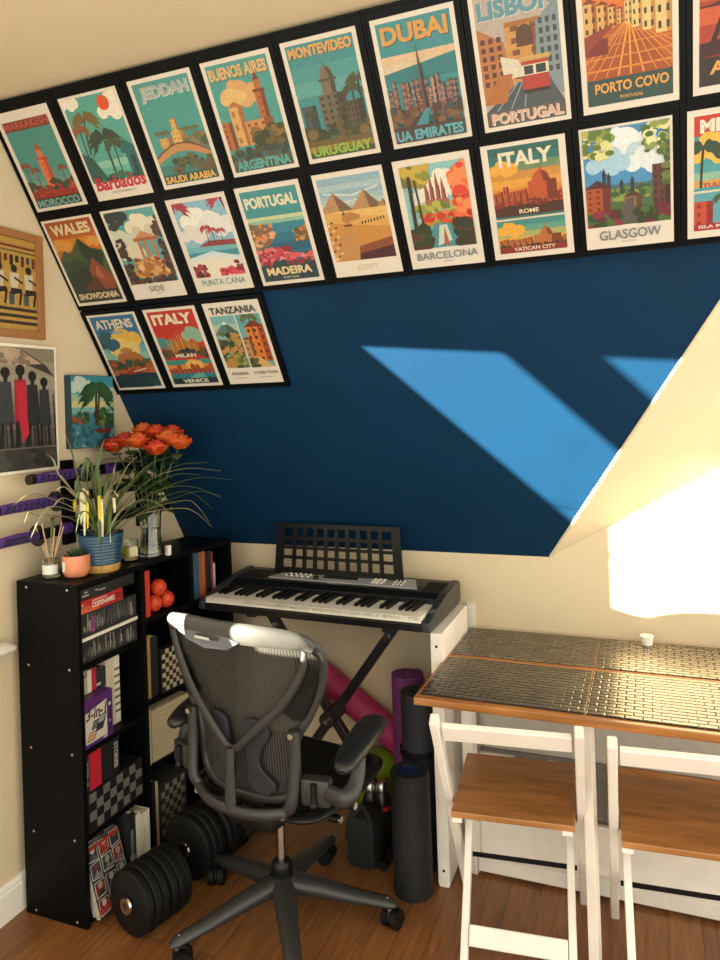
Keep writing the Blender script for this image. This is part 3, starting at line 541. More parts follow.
for c, r, fn, lab in POSTERS:
    xs = [q+.1105 for q in LEFT[r]]; x = xs[c]; sc = ROWS[r]+.0013*c
    wl = (x-xs[c-1])/2-.0008 if c else xs[0]+1.9545-.001; wr = (xs[c+1]-x)/2-.0008 if c+1 < len(xs) else .129
    pos = V(x, A0.y, A0.z)+UPS*sc+NIN*.001
    mtx = Matrix((V(1, 0, 0), UPS, NIN)).transposed().to_4x4(); mtx.translation = pos
    t = thing('framed_poster', lab, 'poster', group='travel posters on the sloped ceiling', mtx=mtx)
    lo = {0: .1790, 1: .1790, 2: .181}[r]; hi = {0: 1.878-sc, 1: .1770, 2: .1785}[r]
    bm = B(); bx2(bm, (-wl, -lo, 0), (wr, hi, .010))
    bx2(bm, (-wl, -lo, .0095), (-wl+.007, hi, .013), .001); bx2(bm, (wr-.007, -lo, .0095), (wr, hi, .013), .001)
    bx2(bm, (-wl+.007, hi-.008, .0095), (wr-.007, hi, .013), .001); bx2(bm, (-wl+.007, -lo, .0095), (wr-.007, -lo+.008, .013), .001)
    obj('frame', bm, M['frameb'], t)
    bm = B(); bx2(bm, (-.110, -.1615, .0102), (.110, .1615, .0112)); p = obj('print', bm, M['paper'], t)
    a = fn(); a.build('artwork', p, .22, .01125)

# ------------------------------------------------------------------ pictures on the left wall
def wall_pic(name, label, cat, y0, y1, z0, z1, x=XL+.0005, tilt=0.):
    mtx = Matrix((V(0, 1, 0), V(0, 0, 1), V(1, 0, 0))).transposed().to_4x4() @ Matrix.Rotation(tilt, 4, 'Z')
    mtx.translation = V(x, (y0+y1)/2+.011, (z0+z1)/2); return thing(name, label, cat, mtx=mtx), (y1-y0), (z1-z0)
def border(bm, w, h, b, d, bev=.002):
    for s in (-1, 1):
        bx2(bm, (s*w/2, -h/2, 0), (s*(w/2-b), h/2, d), bev); bx2(bm, (-w/2+b, s*h/2, 0), (w/2-b, s*(h/2-b), d), bev)
def figure(a, u, v, h, c, cl=None):
    a.C(u, v+h*.93, h*.07, c); a.R(u-h*.03, v+h*.8, u+h*.03, v+h*.9, c)
    a.P([(u-h*.09, v+h*.82), (u+h*.08, v+h*.82), (u+h*.12, v+h*.3), (u-h*.10, v+h*.26)], cl or c)
    a.L([(u-h*.06, v+h*.32), (u-h*.07, v)], h*.05, c); a.L([(u+h*.06, v+h*.32), (u+h*.08, v)], h*.05, c); a.L([(u+h*.2, v+h*.02), (u+h*.17, v+h*.75)], h*.02, c)
t, w, h = wall_pic('framed_papyrus', 'brown framed yellow papyrus with dark seated figures, upper picture on left wall', 'picture', 1.615, 1.923, 1.864, 2.222)
bm = B(); border(bm, w, h, .026, .018); obj('frame', bm, mat('brown_frame', '#9a6a3c', .5), t)
bm = B(); bx2(bm, (-w/2+.02, -h/2+.02, .002), (w/2-.02, h/2-.02, .006)); p = obj('papyrus_sheet', bm, mat('papyrus', '#c09a4c', .8, var=.2, scale=25), t)
a = Art(w-.05, h-.05); a.R(*a.clip, '#c8a04e')
for i in range(13): a.R(0, i*.026, a.w, i*.026+.0015, '#a07c34')
for i in range(16): a.R(i*.025, 0, i*.025+.0015, a.h, '#a98438')
a.bands(.02, .075, ['#3a3028', '#c8a04e', '#3a3028', '#c8a04e', '#3a3028'], .05, .33); a.R(.0, .275, .26, .283, '#7a3424'); a.R(.0, .262, .26, .266, '#3a4a44')
for i in range(11): a.R(.01+.023*i, .215+.012*(i % 2), .024+.023*i, .25, a.rnd.choice(['#2a2622', '#3f4a4c', '#6a3a2a']))
for u in (.045, .105, .165, .225):
    a.C(u, .205, .013, '#2a2420'); a.P([(u-.02, .19), (u+.02, .19), (u+.012, .13), (u-.014, .13)], '#d8cfb0'); a.P([(u-.016, .14), (u+.03, .14), (u+.03, .125), (u-.01, .12)], '#2a2420')
    a.L([(u+.028, .13), (u+.02, .085)], .009, '#2a2420'); a.L([(u-.012, .13), (u-.016, .085)], .009, '#3a2c20'); a.L([(u, .175), (u+.034, .16)], .007, '#2a2420'); a.R(u-.022, .085, u-.002, .12, '#4a5a58'); a.L([(u-.024, .122), (u+.005, .122)], .005, '#2a2420')
a.build('artwork', p, 1, .0063)
t, w, h = wall_pic('canvas_painting', 'grey canvas of cloaked figures, the middle one in red, below the papyrus', 'picture', 1.605, 1.963, 1.412, 1.842)
bm = B(); bx2(bm, (-w/2, -h/2, 0), (w/2, h/2, .022), .003); p = obj('canvas', bm, mat('canvas_white', '#e6ddcb', .8), t)
a = Art(w-.022, h-.022); a.bands(0, a.h, ['#3a3836', '#4a4844', '#5d5a54', '#77736a', '#8c877a', '#9c9686', '#a8a08c', '#a09882', '#8f8874'])
a.P([(0, .39), (.14, .41), (.2, .40), (.3, .35), (.335, .31), (.3, .325), (.18, .36), (0, .35)], '#3f3a34'); a.P([(0, .40), (.14, .41), (.19, .40), (.28, .355), (0, .34)], '#c0a890')
a.bush(0, .35, .22, .39, ['#a89078', '#c8b094', '#8a7864'], 50, .014); a.bush(0, 0, a.w, .07, ['#2c2b2a', '#3a3936', '#4a4844'], 70, .03); a.R(.0, .07, .45, .075, '#6a675f')
for u, hh, cl in ((.035, .235, '#3a3f40'), (.075, .25, '#2c3032'), (.125, .265, '#3a4044'), (.185, .275, '#b02434'), (.235, .255, '#262a2c'), (.285, .235, '#2f3436')): figure(a, u, .075, hh, '#1c1a19', cl)
a.P([(.165, .29), (.20, .29), (.215, .12), (.19, .09), (.178, .15)], '#c8283c')
a.build('artwork', p, 1, .0223)
t, w, h = wall_pic('palm_canvas', 'small bright canvas of a palm beside a lagoon, hung above the plants', 'picture', 2.018, 2.24, 1.478, 1.745)
bm = B(); bx2(bm, (-w/2, -h/2, 0), (w/2, h/2, .03), .002); p = obj('canvas', bm, mat('canvas_edge', '#1d3a44', .7), t)
a = Art(w-.004, h-.004); a.bands(.1, a.h, ['#3f8a94', '#7ab8b0', '#d8d08a', '#a8c8a0', '#5aa8b0', '#3f98ac', '#3a90a8']); a.cloud(.05, .22, .25, '#c8dcd0'); a.cloud(.18, .2, .2, '#b8d4cc')
a.R(0, 0, a.w, .11, '#3f7c8c'); a.bush(0, 0, a.w, .1, ['#4a8c98', '#2f6474', '#78acb0', '#2a5460'], 60, .012); a.bush(.12, .08, .22, .14, ['#3f6a34', '#6a8a3c', '#2f5030'], 40, .014)
a.bush(0, .09, .08, .13, ['#4a6a34', '#2f4a30', '#8a4a34'], 20, .012); a.palm(.12, .08, .13, '#4a3424', '#1f4a30', .04, 1.7); a.palm(.13, .09, .125, '#4a3424', '#2f5a34', .1, 1.4)
a.P([(.1, .065), (.13, .05), (.19, .05), (.215, .075), (.19, .065), (.13, .065)], '#7a3424'); a.P([(.0, .12), (.05, .09), (.06, .08), (.0, .1)], '#a84a3c'); a.R(.15, .065, .155, .09, '#c84a3c'); a.R(.165, .065, .17, .085, '#3a2c28')
a.build('artwork', p, 1, .0303)
# ------------------------------------------------------------------ swords on the wall
purple = mat('purple_wrap', '#4a2a78', .7, var=.2, scale=60); lacq = mat('black_lacquer', '#101114', .22)
KX = XL+.075
t = thing('sword_rack', 'black wall rack with hooks holding three purple-handled swords', 'rack', (XL, 0, 0))
for y in (2.02, 2.42):
    bm = B(); bx2(bm, (.001, y-.025, 1.14), (.02, y+.025, 1.44), .003); obj('upright', bm, M['black'], t)
    for z in (1.208, 1.31, 1.394):
        bm = B(); tube(bm, catmull([(.018, y, z-.020), (.06, y, z-.024), (.092, y, z-.022), (.104, y, z-.008), (.105, y, z+.004)], 4), .006, None, (0, 1, 0), 8); obj('hook', bm, M['black'], t, True)
for (y0, z, lab) in ((1.645, 1.208, 'lowest of three swords on the wall rack, purple wrapped handle'), (1.655, 1.31, 'middle of three swords on the wall rack, purple wrapped handle'), (1.80, 1.394, 'topmost of three swords on the wall rack, purple wrapped handle')):
    L = .165 if y0 < 1.65 else .24; t = thing('katana', lab, 'sword', (KX, y0, z), group='swords on the wall rack'); ye = 2.50-y0
    bm = B(); tube(bm, catmull([(0, .0, 0), (0, L*.5, .002), (0, L, 0)], 5), [.012, .0135, .0145], [.016, .018, .018], (0, 0, 1), 12); hd = obj('handle', bm, purple, t, True)
    for k in range(9):
        bm = B(); y = .03+(L-.05)*k/8
        for s in (-1, 1): prism(bm, [(.0142, y-.008, -.006), (.0142, y, .0), (.0142, y+.008, -.006), (.0142, y, -.012)] if s < 0 else [(.0142, y-.004, .006), (.0142, y+.004, .012), (.0142, y+.012, .006), (.0142, y+.004, .0)], (.002, 0, 0))
        obj('wrap_diamond', bm, mat('dark_wrap', '#1d1630', .7), hd)
    bm = B(); cyl(bm, (0, -.014, 0), (0, .004, 0), .0175); obj('pommel', bm, lacq, t, True)
    bm = B(); lathe(bm, [(.0, L), (.034, L), (.036, L+.003), (.034, L+.006), (0, L+.006)], rot=None, n=20); bmesh.ops.transform(bm, matrix=Matrix.Translation((0, L, 0)) @ Matrix.Rotation(R(-90), 4, 'X') @ Matrix.Translation((0, 0, -L)), verts=bm.verts); obj('guard', bm, lacq, t, True)
    bm = B(); n = 8; tube(bm, [(0, L+.007+(ye-L)*i/n, .012*(1-(2*i/n-1)**2)*.4) for i in range(n+1)], .0145, .0185, (0, 0, 1), 12); obj('scabbard', bm, lacq, t, True)
    bm = B(); tube(bm, [(0, L+.09, .002), (0, L+.15, .003)], .0158, .0198, (0, 0, 1), 12); obj('cord', bm, purple, t, True)
# ------------------------------------------------------------------ bookcases
def bookcase(name, label, loc, rz, W_, D, H, zs, dividers=(), screws=True):
    """local x = along the open front (0..W_), local y = depth towards the back (0..D)"""
    t = thing(name, label, 'bookcase', loc, rz); T = .016
    for x in (0, W_-T):
        bm = B(); bx2(bm, (x, 0, 0), (x+T, D, H-T-.0004), .001); p = obj('side_panel', bm, M['black'], t)
        if screws and x == 0:
            for z in [H-T/2-.018]+[q for q in zs]:
                for y in (.04, D-.042):
                    bm = B(); lathe(bm, [(0, 0), (.0042, 0), (.0042, .001), (.0022, .0022), (0, .0022)], (-.0001, y, z+.008), 12, (0, R(-90), 0)); obj('screw', bm, M['steel'], p, True)
    bm = B(); bx2(bm, (0, 0, H-T), (W_, D, H), .001); obj('top_board', bm, M['black'], t)
    bm = B(); bx2(bm, (T, D-.006, .02), (W_-T, D-.001, H-T-.001)); obj('back_panel', bm, M['black'], t)
    for z in zs:
        bm = B(); bx2(bm, (T+.0003, .004, z), (W_-T-.0003, D-.007, z+T), .0008); obj('shelf', bm, M['black'], t)
    for x in dividers:
        bm = B(); bx2(bm, (x, .002, zs[-1]+T+.0005), (x+T, D-.008, H-T-.0005), .0008); obj('divider', bm, M['black'], t)
    return t
# front of the first bookcase faces +x : local x -> +Y, local y -> -X
BX = -1.672
bookcase('bookcase', 'tall narrow black bookcase with its screwed side panel facing out, nearest the window', (BX, 1.760, 0), R(90), .322, .250, 1.07, [.008, .262, .530, .795])
BA = R(90-8.5); BO = V(-1.690, 2.088, 0)
bookcase('bookcase', 'second black bookcase, turned under the slope with basketballs in it', BO, BA, .485, .235, 1.068, [.008, .325, .555, .850], (.245,), False)
def on1(y, d, z): return V(BX-d, y, z)                       # d = depth behind the front edge
def on2(x, d, z): return BO+V(math.cos(BA)*x-math.sin(BA)*d, math.sin(BA)*x+math.cos(BA)*d, z)
# ---- books: spine faces the shelf front
def book(label, loc, rz, th, dp, ht, cov, group, name='book', spine=None, tilt=0., cat='book'):
    """local x = thickness, local y = into the shelf, spine at y=0"""
    t = thing(name, label, cat, loc, rz, group)
    if tilt: t.rotation_euler = (0, tilt, rz)
    c = mat('cover_'+cov, cov, .5); k = .002
    bm = B(); bx2(bm, (0, 0, 0), (k, dp, ht)); bx2(bm, (th-k, 0, 0), (th, dp, ht)); bx2(bm, (0, -.001, 0), (th, .001, ht)); obj('cover', bm, c, t)
    bm = B(); bx2(bm, (k, .0015, .003), (th-k, dp-.004, ht-.003)); obj('pages', bm, M['pagec'], t)
    if spine:
        a = Art(th, ht); spine(a); a.w, a.h = th, ht
        o = a.build('spine_print', t, 1, 0)
        o.rotation_euler = (R(90), 0, 0); o.location = (th/2, -.0012, ht/2)
    return t
def sp_text(s, c, m=.25):
    def f(a):
        vs, fs = font_mesh(s, .02); xs = [p[0] for p in vs]; ys = [p[1] for p in vs]
        x0, x1, y0, y1 = min(xs), max(xs), min(ys), max(ys)
        a.F.append(([[(a.w*(m+(1-2*m)*(p[1]-y0)/(y1-y0)), a.h*(.88-.7*(p[0]-x0)/(x1-x0))) for p in vs]], fs, c))
    return f
def sp_band(c, n=3, c2=None):
    def f(a):
        for i in range(n): a.R(.0, a.h*(.15+.7*i/n), a.w, a.h*(.15+.7*i/n+.25/n), c)
        if c2: a.R(a.w*.2, a.h*.4, a.w*.8, a.h*.75, c2)
    return f
G1 = 'books standing on the second shelf'
y = 1.781
for th, ht, cov, lab, spn in ((.017, .20, '#b08a94', 'dusty pink book, first from the left on the second shelf', None), (.020, .215, '#17181b', 'black book, second from the left on the second shelf', None),
    (.010, .205, '#b9a98a', 'thin beige book beside a white spine on the second shelf', None), (.014, .222, '#e0d8c8', 'white book beside the red spine on the second shelf', None),
    (.016, .222, '#b82430', 'bright red book in the middle of the second shelf', None), (.015, .215, '#24262a', 'black and white patterned book right of the red one', sp_band('#cfc8b8', 6)),
    (.018, .21, '#2a2c30', 'charcoal book with pale bands right of the patterned one', sp_band('#a8a090', 3)), (.030, .236, '#c9bda6', 'thick cream book with a wide spine on the second shelf', None),
    (.020, .238, '#ded4be', 'tall white book with a speckled green spine, last on the second shelf', sp_band('#6a7c4a', 7))):
    th *= 1.32; book(lab, on1(y, .050, .8125-.267+.0012), R(90), th, .15, ht, cov, G1, spine=spn); y += th+.0006
def gbox(name, label, loc, rz, s, cov, group=None, cat='game box', art=None, face='front', lid=None, tilt=None):
    """box: local x width, y depth (front at y=0), z height; art drawn on the front (w x h)"""
    t = thing(name, label, cat, loc, rz, group)
    if tilt: t.rotation_euler = tilt
    w, d, h = s; c = mat('card_'+cov, cov, .45)
    if lid: 
        bm = B(); bx2(bm, (.001, .001, 0), (w-.001, d-.001, lid), .001); obj('box_base', bm, c, t)
        bm = B(); bx2(bm, (0, 0, lid+.0003), (w, d, h), .001); obj('box_lid', bm, c, t)
    else:
        bm = B(); bx2(bm, (0, 0, 0), (w, d, h), .001); obj('box_body', bm, c, t)
    if art:
        a = Art(w, h); art(a); o = a.build('box_print', t, 1, 0); o.rotation_euler = (R(90), 0, 0); o.location = (w/2, -.0006, h/2)
    return t
def art_3in1(a):
    a.R(.0, .0, a.w, a.h, '#5d2a78'); a.P([(.003, .012), (.1, .012), (.1, .125), (.003, .11)], '#e4dac6'); a.T('3-in-1', .006, .083, .094, .118, '#2c2530', .03, None, .006)
    for u, v, c in ((.05, .062, '#7a7c80'), (.068, .05, '#3a3c44'), (.03, .03, '#e0c8a0'), (.075, .07, '#a8acb0')):
        a.P([(u-.022, v-.012), (u+.012, v-.012), (u+.024, v+.014), (u-.01, v+.014)], '#1e1c22'); a.P([(u-.018, v-.009), (u+.009, v-.009), (u+.019, v+.011), (u-.008, v+.011)], c)
    for i in range(6): a.C(.02+.008*(i % 3), .026+.008*(i//3), .003, '#d8602c')
    a.R(.104, .012, .122, .12, '#46205d'); a.C(.113, .104, .006, '#d8d0c0'); a.C(.113, .05, .004, '#c8b8d0'); a.R(.08, .004, .1, .01, '#d8d0c0')
gbox('game_box', 'purple and cream three-in-one games box propped before the books', on1(1.781, .006, .5475), R(90), (.127, .042, .150), '#4e2468', art=art_3in1)
def art_skyline(a, n=34, tower=True):
    r = random.Random(5 if tower else 9); x = .01
    while x < a.w-.012:
        h = a.h*r.uniform(.3, .85)*(1 if x > .03 else .4); w = r.uniform(.0015, .0045); y0 = a.h*r.uniform(.1, .3); c = r.choice(['#8a8880', '#b8b4a8', '#5d5c58', '#6d6c66', '#46464a'])
        a.R(x, y0, x+w, min(a.h*.92, y0+h), c); a.R(x, y0+h*.3, x+w*2, y0+h*.38, c); x += w+r.uniform(.0015, .004)
    if tower: a.P([(.045, .008), (.05, a.h*.95), (.062, a.h*.6), (.064, .008)], '#8a3a78'); a.R(.05, .015, .06, .02, '#c86a9a')
for z0, hh, lab, tw in ((.8115, .071, 'lower black box with grey skyline print on the top shelf', False), (.8935, .076, 'upper black box with grey skyline print and purple tower', True)):
    gbox('game_box', lab, on1(1.782, .012, z0), R(90), (.268, .20, hh), '#232322', 'black boxes on the top shelf', art=lambda a, tw=tw: art_skyline(a, tower=tw))
bm = B(); bx2(bm, (0, 0, 0), (.27, .205, .0102), .001); t = obj('board', bm, M['wcard'], None, loc=on1(1.781, .008, .8829)); t.rotation_euler = (0, 0, R(90)); tag(t, 'cream board sandwiched between the two black skyline boxes', 'board')
def art_code(a):
    a.R(0, 0, a.w, a.h, '#b3202a'); a.R(0, 0, a.w*.42, a.h*.4, '#d8602c'); a.T('CODENAMES', .05, .010, .155, .026, '#f0e4d8', .03)
    for i in range(14): u = .005+.006*(i % 6); a.R(u, .006+.009*(i//6), u+.004, .012+.009*(i//6), a.rnd.choice(['#e0d0c0', '#6a8a3c', '#7a1c24', '#e88a4c', '#c83a6a']))
    a.R(.05, .03, .12, .034, '#e8b8a0'); a.R(.165, .012, .172, .03, '#5d1218'); a.R(.175, .012, .19, .026, '#8a1a24')
gbox('game_box', 'red box with bold white lettering lying on the skyline boxes, top shelf', on1(1.784, .010, .9705), R(90), (.195, .16, .040), '#b3202a', art=art_code)
def art_small(a):
    a.R(.006, .006, .125, .031, '#202124')
    for u0, v, w in ((.01, .012, .03), (.02, .022, .016), (.07, .02, .012), (.085, .016, .03)): a.R(u0, v, u0+w, v+.004, '#b8b4aa')
gbox('game_box', 'flat black box with small white lettering, above the red box', on1(1.781, .010, 1.0112), R(90), (.26, .17, .036), '#17181a', art=art_small)
# ---- third shelf
CZ = .4085
for y0, th, ht, cov, lab, sp in ((1.786, .012, .112, '#25262a', 'small dark book with pale lettering, standing on the chess box', sp_text('VOL 2', '#b8b4a8', .2)), (1.800, .052, .117, '#b01c30', 'small crimson box set standing on the chess box', None),
        (1.854, .050, .116, '#14161a', 'small black book right of the crimson one', None), (1.906, .030, .119, '#15171b', 'small black book with white title lettering on the chess box', sp_text('STORIES', '#d0ccc0', .2))):
    book(lab, on1(y0, .010, CZ), R(90), th, .10, ht, cov, 'small books on the chess box', spine=sp)
def chess(a, c1='#6f6d66', c2='#17181a', nx=8, ny=4, m=.006):
    a.R(0, 0, a.w, a.h, c2); sx = (a.w-2*m)/nx; sy = (a.h-2*m)/ny
    for i in range(nx):
        for j in range(ny):
            if (i+j) % 2: a.R(m+sx*i, m+sy*j, m+sx*(i+1), m+sy*(j+1), c1)
gbox('chess_box', 'folded grey and black chequered chess box on the third shelf', on1(1.785, .006, .2795), R(90), (.262, .14, .128), '#17181a', cat='chess set', art=chess)
# ---- bottom shelf
def art_comic(a):
    a.R(0, 0, a.w, a.h, '#26282c'); r = a.rnd
    for i in range(3):
        for j in range(4):
            u = .004+i*a.w/3; v = .004+j*a.h/4; k = r.uniform(-.006, .006)
            q = [(u, v+k), (u+a.w/3-.006, v-k), (u+a.w/3-.003, v+a.h/4-.007+k), (u+.002, v+a.h/4-.005)]
            a.P(q, '#c8c2b4'); cx = u+a.w/6; cy = v+a.h/8; s = .86
            a.P([(cx+(x-cx)*s, cy+(y-cy)*s) for x, y in q], r.choice(['#2c2e34', '#4a525c', '#6c6a68', '#3a4450', '#8a2c28', '#3f4246', '#24262a']))
            a.C(cx, cy+.006, .010, r.choice(['#a8a49a', '#cfc8ba', '#7a4438'])); a.P([(cx-.018, cy-.022), (cx, cy-.002), (cx+.019, cy-.022)], r.choice(['#34383e', '#5a6068', '#8a8a88']))
    a.R(0, a.h-.016, a.w, a.h-.006, '#b02c24'); a.T('ON', a.w*.45, a.h-.05, a.w*.62, a.h-.02, '#d0402c', .04); a.R(0, .012, a.w, .026, '#c23a28')
for k, (lab, x) in enumerate((('front comic magazine with a black and white portrait cover, leaning at floor level', .0), ('second comic magazine tucked behind the front portrait cover', .019))):
    gbox('comic_magazine', lab, on1(1.781+.005*k, -.034+x, .026), R(90), (.150, .016, .212), '#a9a396', 'magazines on the bottom shelf', 'magazine', art=art_comic, tilt=(R(-16), 0, R(90)))
y = 1.950
for th, ht, cov, lab, spn in ((.022, .236, '#1a1b1f', 'black book with a white emblem beside the comic magazines', sp_band('#b8b4a8', 1, '#8a8a86')), (.008, .225, '#3a3c42', 'thin grey book leaning among white paperbacks', None), (.024, .215, '#d9d0be', 'white paperback with a dark top, first of three', None),
                              (.022, .205, '#d5cbb8', 'white paperback in the middle of three', None), (.024, .202, '#ddd4c4', 'white paperback, last of three before the panel', None)):
    book(lab, on1(y, -.012, .0255), R(90), th, .17, ht, cov, 'books on the bottom shelf', spine=spn); y += th+.0008
gbox('paper_block', 'flat cream booklet laid across the bottom shelf books', on1(1.81, .05, .2445), R(90), (.12, .12, .014), '#d8cdb6', cat='booklet')
# ---- second bookcase
bsk = mat('basketball_orange', '#d8441f', .55, bump=.1, bscale=300)
for (x, d, z, lab) in ((.118, .042, .952, 'mini orange basketball resting on top of the other two'), (.158, .045, .8985, 'mini orange basketball, right one on the shelf'), (.094, .042, .8985, 'mini orange basketball, lower left one half hidden')):
    r = .031; c = on2(x, d, z); t = thing('basketball', lab, 'ball', c+V(0, 0, 0), 0, 'mini basketballs in the bookcase')
    bm = B(); ball(bm, (0, 0, 0), r, u=24, v=16); o = obj('skin', bm, bsk, t, True)
    for k in range(4):
        bm = B(); q = []
        for i in range(24):
            th_ = 2*math.pi*i/24
            q.append(V(math.cos(th_), math.sin(th_), 0)*r*1.003 if k == 0 else V(math.cos(th_), 0, math.sin(th_))*r*1.003 if k == 1 else (V(.55 if k == 2 else -.55, 0, 0)+V(0, math.cos(th_), math.sin(th_))*.835)*r*1.003)
        rm = Euler((.5, .4, .9+z)).to_matrix(); tube(bm, [rm @ v for v in q], .0007, None, (.3, .5, .8), 6, True); obj('seam', bm, M['rubber'], t)
gbox('card_box', 'narrow red and orange box standing left of the basketballs', on2(.028, .012, .8665), BA, (.022, .12, .165), '#c8341f', cat='box')
# compartment right of the divider: coloured books
x = .263
for th, ht, cov, lab in ((.010, .172, '#d6ccb8', 'white spine, first right of the divider'), (.006, .165, '#22252a', 'thin dark spine beside the white one'), (.030, .178, '#34506c', 'wide slate blue spine beside the divider'), (.016, .178, '#8a5a34', 'brown spine right of the blue one'),
    (.016, .179, '#b0562c', 'burnt orange spine in the small row of books'), (.012, .172, '#2a2420', 'dark brown spine beside the orange one'), (.020, .174, '#191b20', 'black spine near the end of the row'), (.010, .168, '#8a3438', 'maroon spine near the end of the row'), (.012, .12, '#c8a8a0', 'short pale pink spine, last of the row')):
    book('book with '+lab, on2(x, .02, .8665), BA, th, .15, ht, cov, 'books right of the divider'); x += th+.0012
# second tier
book('tan hardback standing left of the small chequered box', on2(.022, .02, .5715), BA, .026, .15, .225, '#a8824e', 'books in the second bookcase middle shelf')
book('black book right of the tan hardback', on2(.0495, .02, .5715), BA, .034, .15, .215, '#16181c', 'books in the second bookcase middle shelf')
gbox('chess_box', 'small cream and black chequered box beside the tan hardback', on2(.092, .012, .5715), BA, (.145, .03, .16), '#1d1a18', cat='chess set', art=lambda a: chess(a, '#c8b894', '#1b1a19', 8, 9, .004))
def art_lines(a):
    a.R(0, 0, a.w, a.h, '#cdbc98')
    for i in range(9): a.R(.012, .02+i*a.h/10, a.w-.02, .0215+i*a.h/10, '#a08c68')
book('thin cream book left of the ruled paper box', on2(.019, .012, .3415), BA, .013, .16, .197, '#cbbb98', 'books beside the ruled box')
gbox('paper_box', 'cream paper box with ruled lines on the third shelf of the turned bookcase', on2(.04, .015, .3415), BA, (.19, .17, .185), '#c8b894', cat='box', art=art_lines)
book('black book on the lowest shelf of the turned bookcase', on2(.020, .02, .0245), BA, .03, .15, .25, '#141619', 'books low in the turned bookcase')
book('cream book on the lowest shelf of the turned bookcase', on2(.052, .02, .0245), BA, .012, .15, .24, '#b8a888', 'books low in the turned bookcase')
gbox('card_box', 'grey patterned box low in the turned bookcase', on2(.068, .02, .0245), BA, (.14, .15, .22), '#3a3a38', cat='box', art=lambda a: chess(a, '#8a8474', '#2a2a2a', 6, 9, .01))
# ------------------------------------------------------------------ things on top of the bookcases
TZ = 1.0705
t = thing('reed_diffuser', 'clear glass reed diffuser with wooden sticks on the bookcase corner', 'diffuser', (-1.846, 1.832, TZ))
bm = B(); lathe(bm, [(0, 0), (.026, 0), (.028, .004), (.028, .05), (.022, .06), (.011, .066), (.011, .08), (.013, .082), (.0085, .082), (.0085, .067), (.02, .057), (.0255, .049), (.0255, .006), (0, .004)], n=28); obj('bottle', bm, M['glass'], t, True)
bm = B(); lathe(bm, [(0, .0045), (.025, .0065), (.025, .03), (0, .03)]); obj('scent_oil', bm, mat('oil', '#d8c48a', .1, trans=.7), t, True)
bm = B(); tube(bm, [(.0284*math.cos(R(q)), .0284*math.sin(R(q)), .028) for q in range(-110, 0, 12)], .0003, .015, (0, 0, 1), 4, False, True); obj('label_sticker', bm, mat('label_white', '#d8dcd2', .6), t)
for k in range(7):
    a_ = R(360/7*k+20); bm = B(); cyl(bm, (-.004*math.cos(a_), -.004*math.sin(a_), .012), (.048*math.cos(a_), .04*math.sin(a_), .165+.01*(k % 3)), .0016, n=7); obj('reed', bm, mat('reed_wood', '#d0b084', .7), t)
t = thing('potted_succulent', 'small succulent in a terracotta pink round pot on the bookcase', 'plant', (-1.762, 1.856, TZ))
bm = B(); lathe(bm, [(0, 0), (.026, 0), (.036, .006), (.043, .022), (.044, .05), (.044, .072), (.041, .073), (.041, .06), (0, .058)]); obj('pot', bm, mat('terracotta', '#d58562', .35, var=.03), t, True)
bm = B(); lathe(bm, [(0, .0585), (.0405, .0605), (0, .064)]); obj('soil', bm, mat('soil', '#3a2a1e', .95, bump=.5), t)
bm = B(); prism(bm, [(.0446*math.cos(R(q)), .0446*math.sin(R(q)), z) for q, z in ((-115, .024), (-95, .024), (-95, .056), (-115, .056))], (.0002, -.0006, 0)); obj('label_sticker', bm, mat('label_white', '#d8dcd2', .6), t)
for k in range(22):
    a_ = 2.4*k; r = .003+.0013*k; bm = B(); b0 = V(r*.5*math.cos(a_), r*.5*math.sin(a_), .062); e = V((r+.012)*math.cos(a_), (r+.012)*math.sin(a_), .099-.0009*k)
    tube(bm, [b0, (b0+e)/2+V(0, 0, -.002), e], [.003, .0042, .0006], [.002, .002, .0005], (0, 0, 1), 6); obj('leaf', bm, M['leafd'], t, True)
t = thing('spider_plant', 'long-leaved plant with drooping yellow-white tips in a blue ribbed pot', 'plant', (-1.745, 1.955, TZ))
bm = B(); prof = [(0, 0), (.056, 0), (.059, .004), (.061, .026)]; obj('pot_base', (lathe(bm, prof+[(0, .026)]), bm)[1], mat('pot_tan', '#b58a4a', .5), t, True)
bm = B(); pr = [(0, .0262), (.0613, .0262)]
for i in range(9): pr += [(.0635+.0012*i, .03+.0105*i), (.0625+.0012*i, .037+.0105*i)]
pr += [(.0755, .128), (.0715, .128), (.066, .108), (0, .108)]
lathe(bm, pr, n=36); obj('pot', bm, mat('pot_blue', '#274a63', .28, var=.15, scale=20), t, True)
bm = B(); lathe(bm, [(0, .1085), (.065, .1085), (.03, .114), (0, .116)]); obj('soil', bm, mat('soil', '#3a2a1e', .95, bump=.5), t)
def leaf(parent, P, w, m, name='leaf'):
    bm = B(); tube(bm, catmull(P, 5), [w*.7, w, w*.95, w*.7, w*.08], [.0012, .0012, .0012, .001, .0005], (.15, .1, 1), 6); return obj(name, bm, m, parent, True)
rl = random.Random(21)
